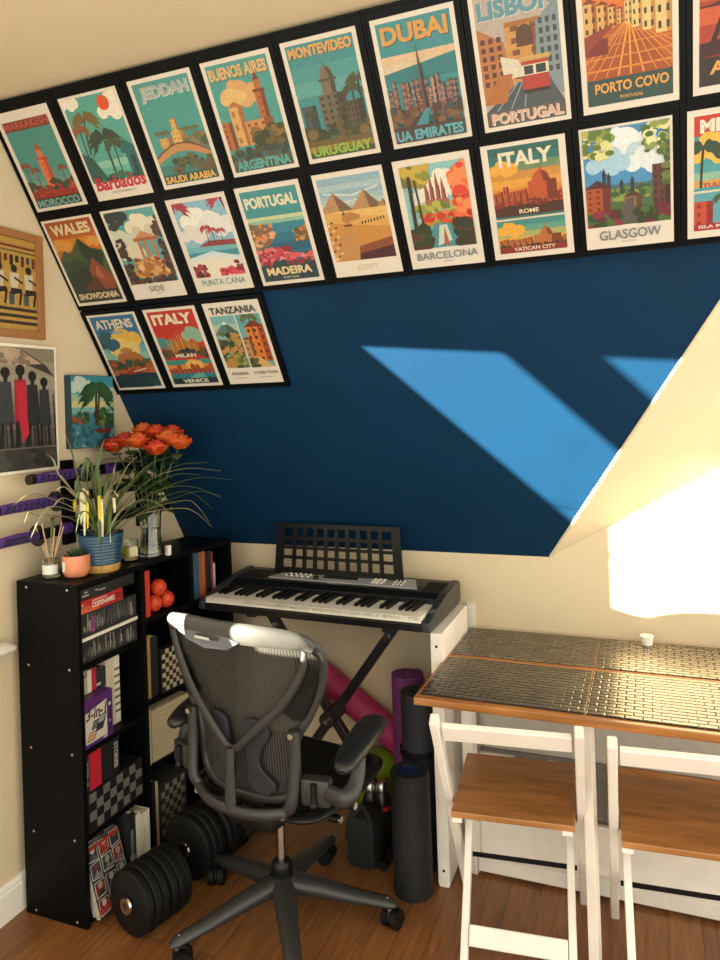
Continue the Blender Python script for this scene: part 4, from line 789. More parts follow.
LV = [((.02, 0), (.20, .10, .25), (.34, .22, .14)), ((.02, 0), (.17, .06, .27), (.30, .16, .25)), ((.03, .02), (.22, .14, .22), (.30, .22, .09)), ((.02, 0), (.13, .20, .24), (.30, .36, .20)), ((.02, .01), (.24, .10, .14), (.33, .17, .02)),
      ((0, .02), (.10, .17, .30), (.24, .38, .24)), ((0, 0), (-.03, -.10, .22), (.02, -.24, .16)), ((0, 0), (-.05, -.16, .20), (.0, -.30, .06)), ((0, 0), (-.04, -.20, .26), (.0, -.36, .20)), ((0, 0), (-.06, -.14, .14), (-.0, -.22, .02)),
      ((-.01, -.01), (-.03, -.06, .30), (-.02, -.13, .47)), ((0, 0), (-.05, -.12, .34), (-.03, -.20, .38)), ((.01, 0), (.03, .02, .20), (.05, .03, .33)), ((.0, 0), (.04, .03, .24), (.09, .09, .34)), ((.02, -.02), (.13, -.10, .17), (.18, -.16, .02)),
      ((.0, -.02), (.08, -.16, .18), (.10, -.22, .07)), ((.02, 0), (.10, -.03, .24), (.22, -.05, .22)), ((0, .02), (.12, .24, .16), (.22, .40, .12)), ((.02, .02), (.20, .20, .16), (.26, .26, .02)), ((-.02, 0), (-.06, -.22, .17), (.02, -.34, .13)),
      ((-.02, .02), (-.05, .12, .26), (-.02, .28, .24)), ((-.02, .02), (-.06, .05, .3), (-.06, .1, .42)),
      ((.0, -.02), (.05, -.12, .26), (.12, -.24, .20)), ((.01, 0), (.12, .04, .3), (.24, .10, .34)), ((.01, 0), (.14, .10, .3), (.30, .20, .30)), ((0, 0), (.02, -.14, .26), (.08, -.28, .24)), ((0, .01), (.05, .12, .3), (.12, .26, .33)), ((0, -.01), (-.04, -.09, .28), (-.02, -.2, .30)), ((.02, 0), (.16, .0, .2), (.28, .02, .1)), ((.01, -.01), (.10, -.08, .24), (.2, -.14, .2))]
for (bx0, by0), mid, tip in LV:
    b0 = V(bx0, by0, .114); m_ = V(*mid); m_.z = .114+m_.z*.62; e = V(*tip); e.z = .114+e.z*.78
    leaf(t, [b0, b0.lerp(m_, .45)+V(0, 0, .03), m_, m_.lerp(e, .5)+V(0, 0, .02), e], rl.uniform(.0045, .0075), M['leafp'] if rl.random() < .45 else M['leaf'])
for k, (dx, dy, top, bot, c) in enumerate(((-.01, -.075, .26, .06, 'w'), (.005, -.078, .28, .02, 'w'), (.02, -.080, .27, .045, 'y'), (.055, -.065, .24, .03, 'y'), (.062, -.062, .22, .015, 'w'), (-.03, -.082, .22, .10, 'y'), (.085, -.03, .22, .09, 'w'))):
    # bent-over leaves whose ends hang straight down in front of the pot, green above and bleached below
    P = [(.0, 0, .112), (dx*.5, dy*.5, .112+top*.85), (dx*.85, dy*.85, .112+top*.95), (dx, dy, .112+top*.6)]
    lf = leaf(t, P, .006, M['leaf'])
    z1 = .112+top*.6
    bm = B(); tube(bm, [(dx, dy, z1+.006), (dx*1.03, dy*1.03, (z1+.112+bot)/2), (dx*1.04, dy*1.04, .112+bot)], [.006, .0065, .003], [.0012, .0012, .0008], (0, 1, 0), 6); obj('leaf_tip', bm, M['leafw'] if c == 'w' else M['leafy'], lf, True)
leaf(t, [(.02, -.01, .112), (.05, -.06, .19), (.072, -.085, .12), (.076, -.086, .05), (.078, -.088, -.0+.01)], .0065, M['leaf'])
t = thing('candle_jar', 'square-shouldered glass candle with yellow wax beside the blue pot', 'candle', (-1.772, 2.128, TZ))
bm = B(); lathe(bm, [(0, 0), (.030, 0), (.032, .003), (.032, .068), (.029, .068), (.029, .008), (0, .006)]); obj('jar', bm, M['glass'], t, True)
bm = B(); lathe(bm, [(0, .0065), (.0286, .0085), (.0286, .046), (0, .046)]); obj('wax', bm, mat('yellow_wax', '#d8c04a', .5), t, True)
bm = B(); bx2(bm, (.002, -.0335, .016), (.030, -.0322, .05)); lb = obj('label_sticker', bm, mat('label_cream', '#d8d0a8', .6), t); lb.rotation_euler = (0, 0, R(38))
bm = B(); cyl(bm, (0, 0, .046), (0, 0, .056), .0012, n=6); obj('wick', bm, M['bcard'], t)
vs_ = V(-1.735, 2.205, TZ)
t = thing('glass_vase', 'tall clear glass vase of water holding the orange roses', 'vase', vs_)
bm = B(); lathe(bm, [(0, 0), (.040, 0), (.043, .004), (.036, .08), (.041, .17), (.039, .17), (.033, .08), (.039, .012), (0, .01)]); obj('vase_body', bm, M['glass'], t, True)
bm = B(); lathe(bm, [(0, .0105), (.0385, .0125), (.0325, .08), (.0335, .1), (0, .1)]); obj('water', bm, mat('water', '#c8d0b8', .02, trans=1.), t, True)
t = thing('tealight_box', 'tiny white carton beside the glass vase', 'box', (-1.672, 2.222, TZ), R(-15))
bm = B(); bx2(bm, (-.008, -.008, 0), (.008, .008, .036), .001); obj('carton', bm, M['wcard'], t)
bm = B(); bx2(bm, (-.005, -.0086, .012), (.005, -.008, .026)); obj('printed_panel', bm, mat('label_grey', '#b8b4a8', .6), t)
rose_m = [mat('rose_orange', '#e0521c', .5, var=.15, scale=40), mat('rose_coral', '#d63a22', .5, var=.15, scale=40), mat('rose_amber', '#e8742c', .5, var=.15, scale=40)]
stem_m = mat('rose_stem', '#4a5c30', .6); rr = random.Random(3)
heads = [(-.108, -.035, .425, 1, 'coral rose, lowest left bloom of the bouquet'), (-.050, -.035, .443, 1, 'coral rose, second bloom from the left'), (-.018, .030, .474, 2, 'amber rose at the top left of the bouquet'), (.022, -.055, .440, 2, 'amber rose low in the middle front of the bouquet'),
         (.042, .025, .466, 0, 'orange rose at the top middle of the bouquet'), (.095, -.050, .415, 1, 'coral rose, lowest right bloom of the bouquet'), (.112, .0, .448, 2, 'amber rose at the upper right of the bouquet'), (.145, .025, .430, 2, 'pale amber rose at the far right of the bouquet'), (.075, .075, .462, 0, 'orange rose at the back right of the bouquet')]
for k, (u, d, z, ci, lab) in enumerate(heads):
    # u runs along the picture's horizontal, d towards the room's back
    hx = V(u-.02, d, z-.012); base = V(-u*.12, d*.1, .03+.004*k)
    mtx = Matrix.Translation(vs_); t = thing('rose', lab, 'flower', vs_, 0, 'orange roses in the vase')
    mid = V(hx.x*.2, hx.y*.2, .17)
    P = catmull([base, mid, hx.lerp(mid, .4)+V(0, 0, .01), hx-V(0, 0, .012)], 5)
    bm = B(); tube(bm, P, .0026, None, (0, 0, 1), 7); obj('stem', bm, stem_m, t, True)
    for ring, (n, r0, zz, op) in enumerate(((4, .013, .008, .0), (6, .025, .003, .08), (8, .037, -.004, .3))):
        for i in range(n):
            a_ = 2*math.pi*i/n+ring*.5+rr.uniform(-.2, .2); bm = B(); ca, sa = math.cos(a_), math.sin(a_); rows_ = []
            for v in range(5):
                q = v/4; rad = r0*1.08*(.25+.85*math.sin(math.pi*(.06+.56*q)))+.006*op*q*q; zq = -.022+zz+.046*q-.018*op*q*q; hw = .75+.75*math.sin(math.pi*(.10+.62*q)); row = []
                for j in range(5):
                    b_ = a_+(j-2)/2*hw*.62*(1.2 if ring == 0 else .8); row.append(bm.verts.new(hx+V(rad*math.cos(b_), rad*math.sin(b_), zq-.0035*abs(j-2)*q*q)))
                rows_.append(row)
            for A_, B_ in zip(rows_, rows_[1:]):
                for j in range(4): bm.faces.new((A_[j], A_[j+1], B_[j+1], B_[j]))
            bmesh.ops.solidify(bm, geom=bm.faces[:], thickness=.0012); obj('petal', bm, rose_m[(ci+(ring == 2)) % 3 if i % 3 == 0 else ci], t, True)
    bm = B(); lathe(bm, [(0, -.026), (.006, -.024), (.010, -.014), (.008, -.006), (0, -.005)], hx, 10); obj('sepal_cup', bm, stem_m, t, True)
    for i in range(11):
        q = .36+.58*i/10; p0 = P[int(q*(len(P)-1))]; a_ = rr.uniform(0, 6.28); L = rr.uniform(.06, .095); d_ = V(math.cos(a_), math.sin(a_), rr.uniform(-.35, .3)).normalized(); bm = B()
        tube(bm, [p0, p0+d_*L*.25, p0+d_*L*.5+V(0, 0, .004), p0+d_*L*.8, p0+d_*L+V(0, 0, -.008)], [.0012, .017, .024, .016, .0008], .0008, (0, 0, 1), 6); obj('leaf', bm, M['leafd'], t, True)
# ------------------------------------------------------------------ keyboard on its stand
KZ = .843
t = thing('electronic_keyboard', 'black electronic keyboard with white keys and a grid music rest on an x stand', 'keyboard', (-1.620, 2.328, KZ), R(-2.6))
KW = .925
kb = mat('keyboard_black', '#111214', .32, spec=.35)
bm = B(); prof = [(0, .004), (.006, 0), (.345, .012), (.36, .03), (.36, .082), (.345, .092), (.21, .078), (.172, .066), (.168, .034), (.022, .034), (.018, .030), (.004, .030), (0, .024)]
prism(bm, [(.028, y, z) for y, z in prof], (KW-.056, 0, 0)); obj('body', bm, kb, t, bev=.0015)
for x0 in (0, KW-.0275):
    bm = B(); prism(bm, [(x0, y, z) for y, z in [(0, .006), (.008, 0), (.345, .010), (.362, .03), (.362, .085), (.345, .096), (.2, .082), (.15, .072), (.05, .046), (.004, .034), (0, .03)]], (.0275, 0, 0)); obj('end_cap', bm, mat('keyboard_grey', '#2c2e31', .35), t, bev=.004)
kw = mat('white_key', '#ece6d8', .3, var=.02); n = 36; x0 = .030; pw = (KW-.060)/n
for i in range(n):
    bm = B(); bx2(bm, (x0+pw*i+.0004, .005, .0365), (x0+pw*(i+1)-.0004, .165, .050), .0012); bx2(bm, (x0+pw*i+.0004, .005, .028), (x0+pw*(i+1)-.0004, .0068, .049)); obj('white_key', bm, kw, t)
for i in range(n-1):
    if i % 7 in (0, 1, 3, 4, 5):
        bm = B(); x = x0+pw*(i+1); prism(bm, [(x-.0062, .062, .0502), (x-.0062, .167, .0502), (x-.0048, .167, .0605), (x-.0048, .070, .0605)], (0, 0, 0)) if False else None
        vs8 = [bm.verts.new(q) for q in [(x-.0062, .060, .0503), (x+.0062, .060, .0503), (x+.0062, .167, .0503), (x-.0062, .167, .0503), (x-.0048, .068, .0612), (x+.0048, .068, .0612), (x+.0048, .167, .0612), (x-.0048, .167, .0612)]]
        for f in ((3, 2, 1, 0), (4, 5, 6, 7), (0, 1, 5, 4), (1, 2, 6, 5), (2, 3, 7, 6), (3, 0, 4, 7)): bm.faces.new([vs8[q] for q in f])
        obj('black_key', bm, M['blackp'], t)
def kz(y): return .078+(y-.21)*(.014/.135)      # height of the sloping control deck
bm = B(); P = [(.17, .232), (.80, .232), (.765, .318), (.215, .318)]
prism(bm, [(x, y, kz(y)+.0003) for x, y in P], (0, 0, .004)); cp = obj('control_panel', bm, mat('silver_panel', '#b0b1b3', .4, metal=.2), t)
bm = B(); prism(bm, [(x, y, kz(y)+.0045) for x, y in [(.395, .262), (.545, .262), (.54, .300), (.40, .300)]], (0, 0, .002)); obj('screen', bm, mat('lcd', '#26302c', .15), cp)
for i in range(5):
    for (xx, yy) in ((.235+.024*i, .262), (.245+.022*i, .285)):
        bm = B(); lathe(bm, [(0, 0), (.006, 0), (.005, .004), (0, .0045)], (xx, yy, kz(yy)+.0042), 12); obj('button', bm, M['wcard'], cp)
for i in range(3):
    for j in range(3):
        bm = B(); bx(bm, (.615+.018*i, .255+.018*j, kz(.255+.018*j)+.006), (.012, .009, .004)); obj('button', bm, M['wcard'], cp)
for i in range(3):
    bm = B(); bx(bm, (.70+.016*i, .272, kz(.272)+.006), (.004, .05, .004), (R(6), 0, 0)); obj('button', bm, M['wcard'], cp)
bm = B(); lathe(bm, [(0, 0), (.012, 0), (.011, .010), (0, .011)], (.375, .25, kz(.25)+.0042), 20); obj('dial', bm, M['blackp'], cp, True)
a = Art(.08, .016); a.T('YAMAHA', .004, .002, .076, .014, '#d0d0cc', .02); o = a.build('maker_lettering', t, 1, 0); o.location = (.47, .222, kz(.222)+.0008); o.rotation_euler = (R(6), 0, 0)
for xa, xb in ((.04, .155), (.82, .905)):
    bm = B()
    for i in range(9): y = .225+.011*i; bx(bm, ((xa+xb)/2, y, kz(y)+.0006), (xb-xa, .004, .002), (R(6), 0, 0))
    o = obj('speaker_grille', bm, M['blackp'], t)
# music rest: a leaning plastic grid of ten by four windows
bm = B(); rw0, rw1, rh, th = .282, .268, .195, .005
def mr(u, v, d): 
    x = .440+u*(rw0+(rw1-rw0)*v); return V(x, .300+v*rh*.06+d, .0935+v*rh)
def slab(u0, v0, u1, v1): prism(bm, [mr(u0, v0, 0), mr(u1, v0, 0), mr(u1, v1, 0), mr(u0, v1, 0)], (0, th, -th*.3))
slab(-1, 0, -.865, 1); slab(.865, 0, 1, 1); slab(-.865, .91, .865, 1); slab(-.865, 0, .865, .10)
for i in range(1, 10): u = -.865+1.73*i/10; slab(u-.030, .1, u+.030, .91)
for j in range(1, 4): v = .10+.81*j/4; slab(-.865, v-.034, .865, v+.034)
o = obj('music_rest', bm, kb, t)
bm = B(); bx2(bm, (.16, .292, .0885), (.72, .309, .0975), .002); obj('rest_ledge', bm, kb, t)
# X stand
t = thing('keyboard_stand', 'black folding x stand under the keyboard', 'stand', (0, 0, 0)); sm = mat('stand_steel', '#1b1c1e', .3, spec=.6)
ya, yb = 2.500, 2.536
for (x1, x2, yy) in ((-.875, -1.445, ya), (-1.440, -.905, yb)):
    bm = B(); bar(bm, (x1, yy, .81), (x2, yy, .03), .034, .030, (0, 1, 0)); st = obj('strut', bm, sm, t, bev=.003)
    bm = B(); cyl(bm, (x2, yy-.20, .016), (x2, yy+.17, .016), .016); obj('foot', bm, sm, t, True)
    for s in (-.20, .17):
        bm = B(); cyl(bm, (x2, yy+s-.012, .0165), (x2, yy+s+.018, .0165), .0165); obj('foot_cap', bm, M['rubber'], st, True)
    bm = B(); bx2(bm, (x1-.02, yy-.13, .806), (x1+.02, yy+.19, .832), .003); obj('support_arm', bm, sm, t)
    bm = B(); cyl(bm, (x1+(x2-x1)*.08, yy-.028, .75), (x1+(x2-x1)*.08, yy-.012, .75), .012); obj('bolt', bm, M['chrome'], st, True)
bm = B(); cyl(bm, (-1.162, ya-.04, .425), (-1.162, yb+.04, .425), .030); obj('pivot_disc', bm, sm, t, True)
bm = B(); cyl(bm, (-1.162, ya-.055, .425), (-1.162, ya-.041, .425), .010); obj('pivot_bolt', bm, M['chrome'], t, True)
# white upright panel between keyboard and table
t = thing('side_panel', 'white upright wooden end panel standing between keyboard and table', 'panel', (-.702, 2.312, 0))
bm = B(); prism(bm, [(0, 0, .012), (.004, 0, 0), (.036, 0, 0), (.040, 0, .012), (.040, 0, .838), (0, 0, .838)], (0, .355, 0)); p = obj('board', bm, M['wwood'], t, bev=.002)
for z in (.055, .795):
    bm = B(); lathe(bm, [(0, 0), (.0045, 0), (.0045, .0015), (0, .002)], (.020, -.0002, z), 12, (R(90), 0, 0)); obj('screw', bm, M['rubber'], p)
# ------------------------------------------------------------------ dining table
TZt = .745; t = thing('gateleg_table', 'narrow honey pine gateleg table with white painted legs under the valley', 'table', (0, 0, 0))
x0, x1, y0, y1, ym = -.668, .56, 2.012, 2.695, 2.385
for a_, b_ in ((y0, ym-.001), (ym+.001, y1)):
    bm = B(); bx2(bm, (x0, a_, TZt-.022), (x1, b_, TZt), .003); obj('table_leaf', bm, M['edge'], t)
bm = B(); bar(bm, (-.19, 2.095, 0), (-.19, 2.095, TZt-.0225), .028, .028); obj('leg', bm, M['wwood'], t, bev=.002)
bm = B(); bar(bm, (.40, 2.095, 0), (.40, 2.095, TZt-.0225), .034, .034); obj('leg', bm, M['wwood'], t, bev=.002)
for x in (-.61, .50):
    for yy in (2.43, 2.64):
        bm = B(); bar(bm, (x, yy, 0), (x, yy, TZt-.0225), .040, .034); obj('leg', bm, M['wwood'], t, bev=.002)
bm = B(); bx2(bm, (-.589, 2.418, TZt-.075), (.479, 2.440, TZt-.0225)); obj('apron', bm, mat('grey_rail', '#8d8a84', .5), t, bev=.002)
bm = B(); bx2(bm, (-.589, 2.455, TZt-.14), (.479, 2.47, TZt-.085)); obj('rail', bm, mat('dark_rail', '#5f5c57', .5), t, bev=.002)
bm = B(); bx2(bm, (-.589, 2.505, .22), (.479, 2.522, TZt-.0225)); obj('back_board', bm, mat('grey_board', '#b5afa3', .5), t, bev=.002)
bm = B(); bx2(bm, (-.589, 2.416, .012), (.479, 2.444, .058)); obj('stretcher', bm, M['wwood'], t, bev=.002)
bm = B(); bx2(bm, (-.589, 2.448, .0), (.479, 2.466, .215)); obj('stretcher', bm, M['wwood'], t, bev=.002)
bm = B(); bx2(bm, (-.17, 2.496, .24), (.479, 2.503, .395)); obj('inner_board', bm, M['pine'], t)
for xa, xb in ((-.59, -.47), (-.36, -.28)):
    bm = B(); bx2(bm, (xa, 2.478, .235), (xb, 2.494, .385)); obj('inner_board', bm, M['wwood'], t)
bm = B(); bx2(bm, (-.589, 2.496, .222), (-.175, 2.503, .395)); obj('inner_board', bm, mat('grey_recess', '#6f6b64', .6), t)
for xa, za in ((-.02, .265), (.03, .29)):
    bm = B(); bx2(bm, (xa-.14, 2.480, za-.02), (xa+.13, 2.4955, za+.02), .004); br_ = obj('hinge_plate', bm, M['white'], t)
    for dx in (-.10, .09):
        bm = B(); lathe(bm, [(0, 0), (.006, 0), (.006, .002), (0, .0025)], (xa+dx, 2.4798, za), 12, (R(90), 0, 0)); obj('screw', bm, M['rubber'], br_)
# woven table mats
for xa, xb, ya_, yb_, lab in ((-.655, -.192, 2.036, 2.362, 'dark woven mat at the front left of the table'), (-.188, .285, 2.036, 2.362, 'dark woven mat at the front right of the table, catching the glare'),
                            (-.655, -.192, 2.398, 2.690, 'dark woven mat at the back left of the table by the white panel'), (-.188, .285, 2.398, 2.690, 'dark woven mat at the back right of the table under the sunlit wall')):
    bm = B(); bx2(bm, (xa, ya_, 0), (xb, yb_, .0035), .001); o = obj('woven_mat', bm, M['woven'], None, loc=(0, 0, TZt+.0003)); tag(o, lab, 'table mat', 'woven mats on the table')
t = thing('tealight', 'small white candle cup at the back of the table', 'candle', (-.036, 2.665, TZt+.004))
bm = B(); lathe(bm, [(0, 0), (.017, 0), (.022, .030), (.0195, .030), (.017, .022), (0, .022)]); obj('cup', bm, mat('white_cup', '#f0ebe0', .4), t, True)
bm = B(); lathe(bm, [(0, .0222), (.0165, .0222), (0, .026)]); obj('wax', bm, M['leafw'], t, True)
# ------------------------------------------------------------------ folding chairs
def folding_chair(label, loc):
    """back towards -Y, local origin: left foot line x=0, floor"""
    t = thing('folding_chair', label, 'chair', loc, 0, 'folding chairs at the table'); w = .405; m = M['wwood']
    for x, n_ in ((.017, 1), (w-.017, 1)):
        bm = B(); tube(bm, [(x, 2.372, 0), (x, 1.878, .752)], .0165, .0115, (1, 0, 0), 4, False, True) if False else bar(bm, (x, 2.376, .0), (x, 1.880, .758), .024, .034, (0, 1, .6)); obj('back_post', bm, m, t, bev=.004)
    for x in (.052, w-.052):
        bm = B(); bar(bm, (x, 2.035, 0), (x, 2.330, .424), .022, .030, (0, 1, -.6)); obj('leg', bm, m, t, bev=.003)
    bm = B(); bx(bm, (w/2, 1.912, .7115), (w-.070, .016, .062), (R(33), 0, 0)); obj('backrest', bm, m, t, bev=.003)
    bm = B(); bx(bm, (w/2, 2.06, .062), (w-.13, .016, .052), (R(-34), 0, 0)); obj('stretcher', bm, m, t, bev=.003)
    bm = B(); bar(bm, (.034, 2.262, .173), (w-.034, 2.262, .173), .010, .010); obj('hinge_rod', bm, M['rubber'], t)
    for x in (.035, w-.069):
        bm = B(); bx2(bm, (x, 2.01, .412), (x+.028, 2.335, .4305), .001); obj('seat_rail', bm, m, t)
    bm = B(); bx2(bm, (.034, 1.998, .431), (w-.034, 2.352, .449), .004); obj('seat', bm, M['pine'], t)
    for c in t.children: c.data.transform(Matrix.Translation((-w/2, -2.2, 0)))
    return t
fc = folding_chair('white folding chair with a pine seat beside the upright panel', (-.412, 2.2, 0)); fc.rotation_euler = (0, 0, R(6))
dup(fc, (.047, 2.2, 0), 'white folding chair with a pine seat, right of the table leg', R(4.5))
# ------------------------------------------------------------------ mats and rollers by the panel
def roll(name, label, cat, loc, r, h, m, ri=.25, turns=3.2, rot=None, group=None):
    mtx = Matrix.Translation(Vector(loc)) @ (Euler(rot).to_matrix().to_4x4() if rot else Matrix())
    t = thing(name, label, cat, group=group, mtx=mtx); bm = B(); N = int(turns*22); th = (r*(1-ri))/turns*.88; inner, outer = [], []
    for i in range(N+1):
        a_ = 2*math.pi*turns*i/N; rad = r*ri+(r*(1-ri)-th*.9)*i/N; inner.append((rad*math.cos(a_), rad*math.sin(a_))); outer.append(((rad+th)*math.cos(a_), (rad+th)*math.sin(a_)))
    for i in range(N):
        q = [inner[i], inner[i+1], outer[i+1], outer[i]]; lo = [bm.verts.new((x, y, 0)) for x, y in q]; hi = [bm.verts.new((x, y, h)) for x, y in q]
        bm.faces.new(hi); bm.faces.new(lo[::-1]); bm.faces.new((lo[0], lo[1], hi[1], hi[0])); bm.faces.new((lo[2], lo[3], hi[3], hi[2]))
        if i == 0: bm.faces.new((lo[3], lo[0], hi[0], hi[3]))
        if i == N-1: bm.faces.new((lo[1], lo[2], hi[2], hi[1]))
    bmesh.ops.remove_doubles(bm, verts=bm.verts, dist=1e-5); obj('rolled_mat', bm, m, t); return t
mt_b = mat('mat_charcoal', '#22262c', .75, bump=.2, bscale=150); mt_p = mat('mat_purple', '#70306c', .75, bump=.2, bscale=150)
t = roll('yoga_mat', 'purple rolled exercise mat standing by the white panel', 'exercise mat', (-.872, 2.555, .001), .062, .60, mt_p)
t = roll('yoga_mat', 'charcoal rolled exercise mat standing in front of the purple one', 'exercise mat', (-.786, 2.405, .001), .062, .60, mt_b)
bm = B(); tube(bm, [(.0635*math.cos(R(q)), .0635*math.sin(R(q)), .40) for q in range(0, 360, 15)], .0012, .010, (0, 0, 1), 4, True, True); obj('strap', bm, M['rubber'], t)
t = thing('foam_roller', 'black ribbed foam roller with a navy core standing before the mats', 'foam roller', (-.772, 2.262, .001)); r = .064
bm = B(); pr = [(0.042, 0), (r-.004, 0), (r, .004)]
for i in range(12): z = .012+.031*i; pr += [(r, z), (r, z+.027), (r-.0012, z+.028), (r-.0012, z+.030)]
pr += [(r, .388), (r, .394), (r-.004, .398), (.044, .398), (.044, .30), (.042, .0)]
lathe(bm, pr, n=36); bmesh.ops.remove_doubles(bm, verts=bm.verts, dist=1e-6); obj('foam', bm, mat('foam_black', '#131416', .7, bump=.15, bscale=120), t, True)
bm = B(); lathe(bm, [(.0425, .012), (.0425, .392), (.040, .392), (.040, .012)], n=30); obj('core', bm, mat('navy_core', '#14244e', .5), t, True)
bm = B(); lathe(bm, [(0, .36), (.0395, .36), (.0395, .383), (0, .386)], n=30); obj('core_plug', bm, mat('navy_core', '#14244e', .5), t, True)
# magenta roll leaning in the corner behind
A_, E_ = V(-1.36, 2.655, .585), V(-.925, 2.655, .285); d_ = (E_-A_)
t = thing('foam_pad', 'magenta rolled foam pad lying slanted against the wall under the keyboard', 'exercise mat'); bm = B()
tube(bm, [A_, A_.lerp(E_, .02), A_.lerp(E_, .98), E_], [.050, .055, .055, .050], None, (0, 1, 0), 24); obj('pad_roll', bm, mat('magenta_foam', '#a8285c', .6, bump=.15, bscale=80), t, True)
bm = B(); cyl(bm, E_-d_.normalized()*.001, E_+d_.normalized()*.002, .03); obj('roll_core', bm, M['rubber'], t)
t = thing('storage_tub', 'lime green rounded tub under the keyboard beside the charcoal mat', 'tub', (-1.030, 2.622, .001))
bm = B(); lathe(bm, [(0, 0), (.075, 0), (.086, .02), (.090, .15), (.086, .20), (.075, .24), (.05, .255), (0, .258)], n=32); obj('tub_body', bm, mat('lime_plastic', '#7d9a1e', .45), t, True)
bm = B(); tube(bm, [(.088*math.cos(R(q)), .088*math.sin(R(q)), .192) for q in range(0, 360, 12)], .003, None, (0, 0, 1), 6, True); obj('rim', bm, mat('lime_plastic', '#7d9a1e', .45), t, True)
for (x, y, h, lab) in ((-.990, 2.452, .232, 'steel-capped dark bottle beside the foam roller'), (-.945, 2.452, .240, 'second steel-capped bottle behind the first')):
    t = thing('water_bottle', lab, 'bottle', (x, y, .001), 0, 'bottles by the foam roller')
    bm = B(); lathe(bm, [(0, 0), (.030, 0), (.032, .004), (.032, h-.07), (.024, h-.045), (.020, h-.035), (0, h-.035)]); obj('bottle_body', bm, mat('bottle_dark', '#1c1a1c', .3), t, True)
    bm = B(); lathe(bm, [(0, h-.0345), (.022, h-.0345), (.022, h-.012), (.016, h-.002), (0, h)]); obj('cap', bm, M['steel'], t, True)
    bm = B(); lathe(bm, [(.0325, h-.095), (.0325, h-.08)]); obj('red_band', bm, M['red'], t, True)
t = thing('cloth_bag', 'small black fabric bag on the floor in front of the bottles', 'bag', (-.975, 2.355, .001)); fb = mat('black_fabric', '#121315', .85, bump=.3, bscale=150)
bm = B(); bx2(bm, (-.055, -.055, 0), (.055, .055, .18), .03); obj('bag_body', bm, fb, t, True)
bm = B(); tube(bm, catmull([(-.04, -.058, .10), (-.035, -.05, .17), (.0, -.03, .205), (.035, -.05, .17), (.04, -.058, .10)], 6), .010, .003, (0, 1, 0), 6); obj('handle', bm, fb, t, True)
bm = B(); bx2(bm, (-.04, -.004, .1796), (.04, .004, .1825)); obj('zip', bm, M['rubber'], t)
# ------------------------------------------------------------------ dumbbells
def dumbbell(label, loc, az, r, segs, gap):
    t = thing('dumbbell', label, 'dumbbell', loc, az, 'dumbbells on the floor'); rot = (0, R(90), 0)
    bm = B(); cyl(bm, (-gap/2-segs*.028-.012, 0, r), (gap/2+segs*.028+.012, 0, r), .012); obj('bar', bm, M['chrome'], t, True)
    for s in (-1, 1):
        for k in range(segs):
            rk = r-.001 if k < 2 else r-.004; bm = B(); a0 = s*(gap/2+k*.028); L = .0265*s
            lathe(bm, [(.014, 0), (rk-.006, 0), (rk, .005), (rk, .0215), (rk-.006, .0265), (rk*.72, .0265), (rk*.70, .0235), (.034, .0235), (.032, .0265), (.014, .0265)], (a0 if s > 0 else a0-.0265, 0, r), 36, (0, R(90), 0))
            obj('weight_plate', bm, M['rubber'], t, True)
        bm = B(); e = s*(gap/2+segs*.028); lathe(bm, [(.0125, 0), (.024, 0), (.026, .006), (.020, .012), (.0125, .012)], (e if s > 0 else e-.012, 0, r), 20, rot); obj('collar', bm, M['chrome'], t, True)
dumbbell('black dumbbell lying in front of the comic magazines', (-1.505, 1.862, .001), R(76), .101, 3, .008)
dumbbell('black dumbbell behind the first one, partly under the chair', (-1.500, 2.150, .001), R(80), .110, 3, .02)
# ------------------------------------------------------------------ office chair
t = thing('office_chair', 'graphite mesh-backed office chair with armrests at the keyboard', 'chair', (-1.104, 1.980, 0), R(-9)); g = M['graph']
RZ = R(9)
for k in range(5):
    a_ = R(16+72*k)+RZ; ca, sa = math.cos(a_), math.sin(a_); e = V(.33*ca, .33*sa, .083)
    bm = B(); tube(bm, [V(.03*ca, .03*sa, .135), V(.12*ca, .12*sa, .122), V(.22*ca, .22*sa, .101), e, e+V(.02*ca, .02*sa, -.006)], [.036, .032, .027, .022, .013], [.030, .026, .020, .015, .008], (0, 0, 1), 12); lg = obj('base_leg', bm, g, t, True)
    bm = B(); cyl(bm, e+V(0, 0, -.004), e+V(0, 0, -.022), .008); bmesh.ops.create_uvsphere(bm, u_segments=8, v_segments=6, radius=.004, matrix=Matrix.Translation(e+V(-.006*ca, -.006*sa, .014))); obj('caster_stem', bm, M['steel'], lg, True)
    tw = a_+R(60+35*k); sx, sy = -math.sin(tw), math.cos(tw); c = e+V(.014*math.cos(tw), .014*math.sin(tw), 0); c.z = .0305; bm = B()
    for s in (-1, 1): cyl(bm, c+V(sx, sy, 0)*s*.006, c+V(sx, sy, 0)*s*.026, .029, n=20)
    obj('caster', bm, M['rubber'], t, True)
    bm = B(); tube(bm, [c+V(math.cos(tw), math.sin(tw), 0)*.024*math.cos(q)+V(0, 0, .033*math.sin(q)) for q in [math.pi*i/8 for i in range(9)]], .005, .004, (sx, sy, 0), 8); obj('caster_hood', bm, M['blackp'], lg, True)
bm = B(); lathe(bm, [(0, .100), (.040, .102), (.046, .125), (.040, .150), (.030, .160), (0, .160)], n=28); obj('hub', bm, g, t, True)
bm = B(); lathe(bm, [(.029, .1605), (.032, .1605), (.032, .170), (.029, .172), (.029, .185), (.031, .187), (.031, .197), (.025, .205), (0, .205)], n=28); obj('column_collar', bm, M['blackp'], t, True)
bm = B(); cyl(bm, (0, 0, .2053), (0, 0, .385), .0135); obj('gas_column', bm, M['chrome'], t, True)
bm = B(); bx2(bm, (-.085, -.15, .375), (.085, .12, .425), .015); obj('tilt_mechanism', bm, M['blackp'], t, True)
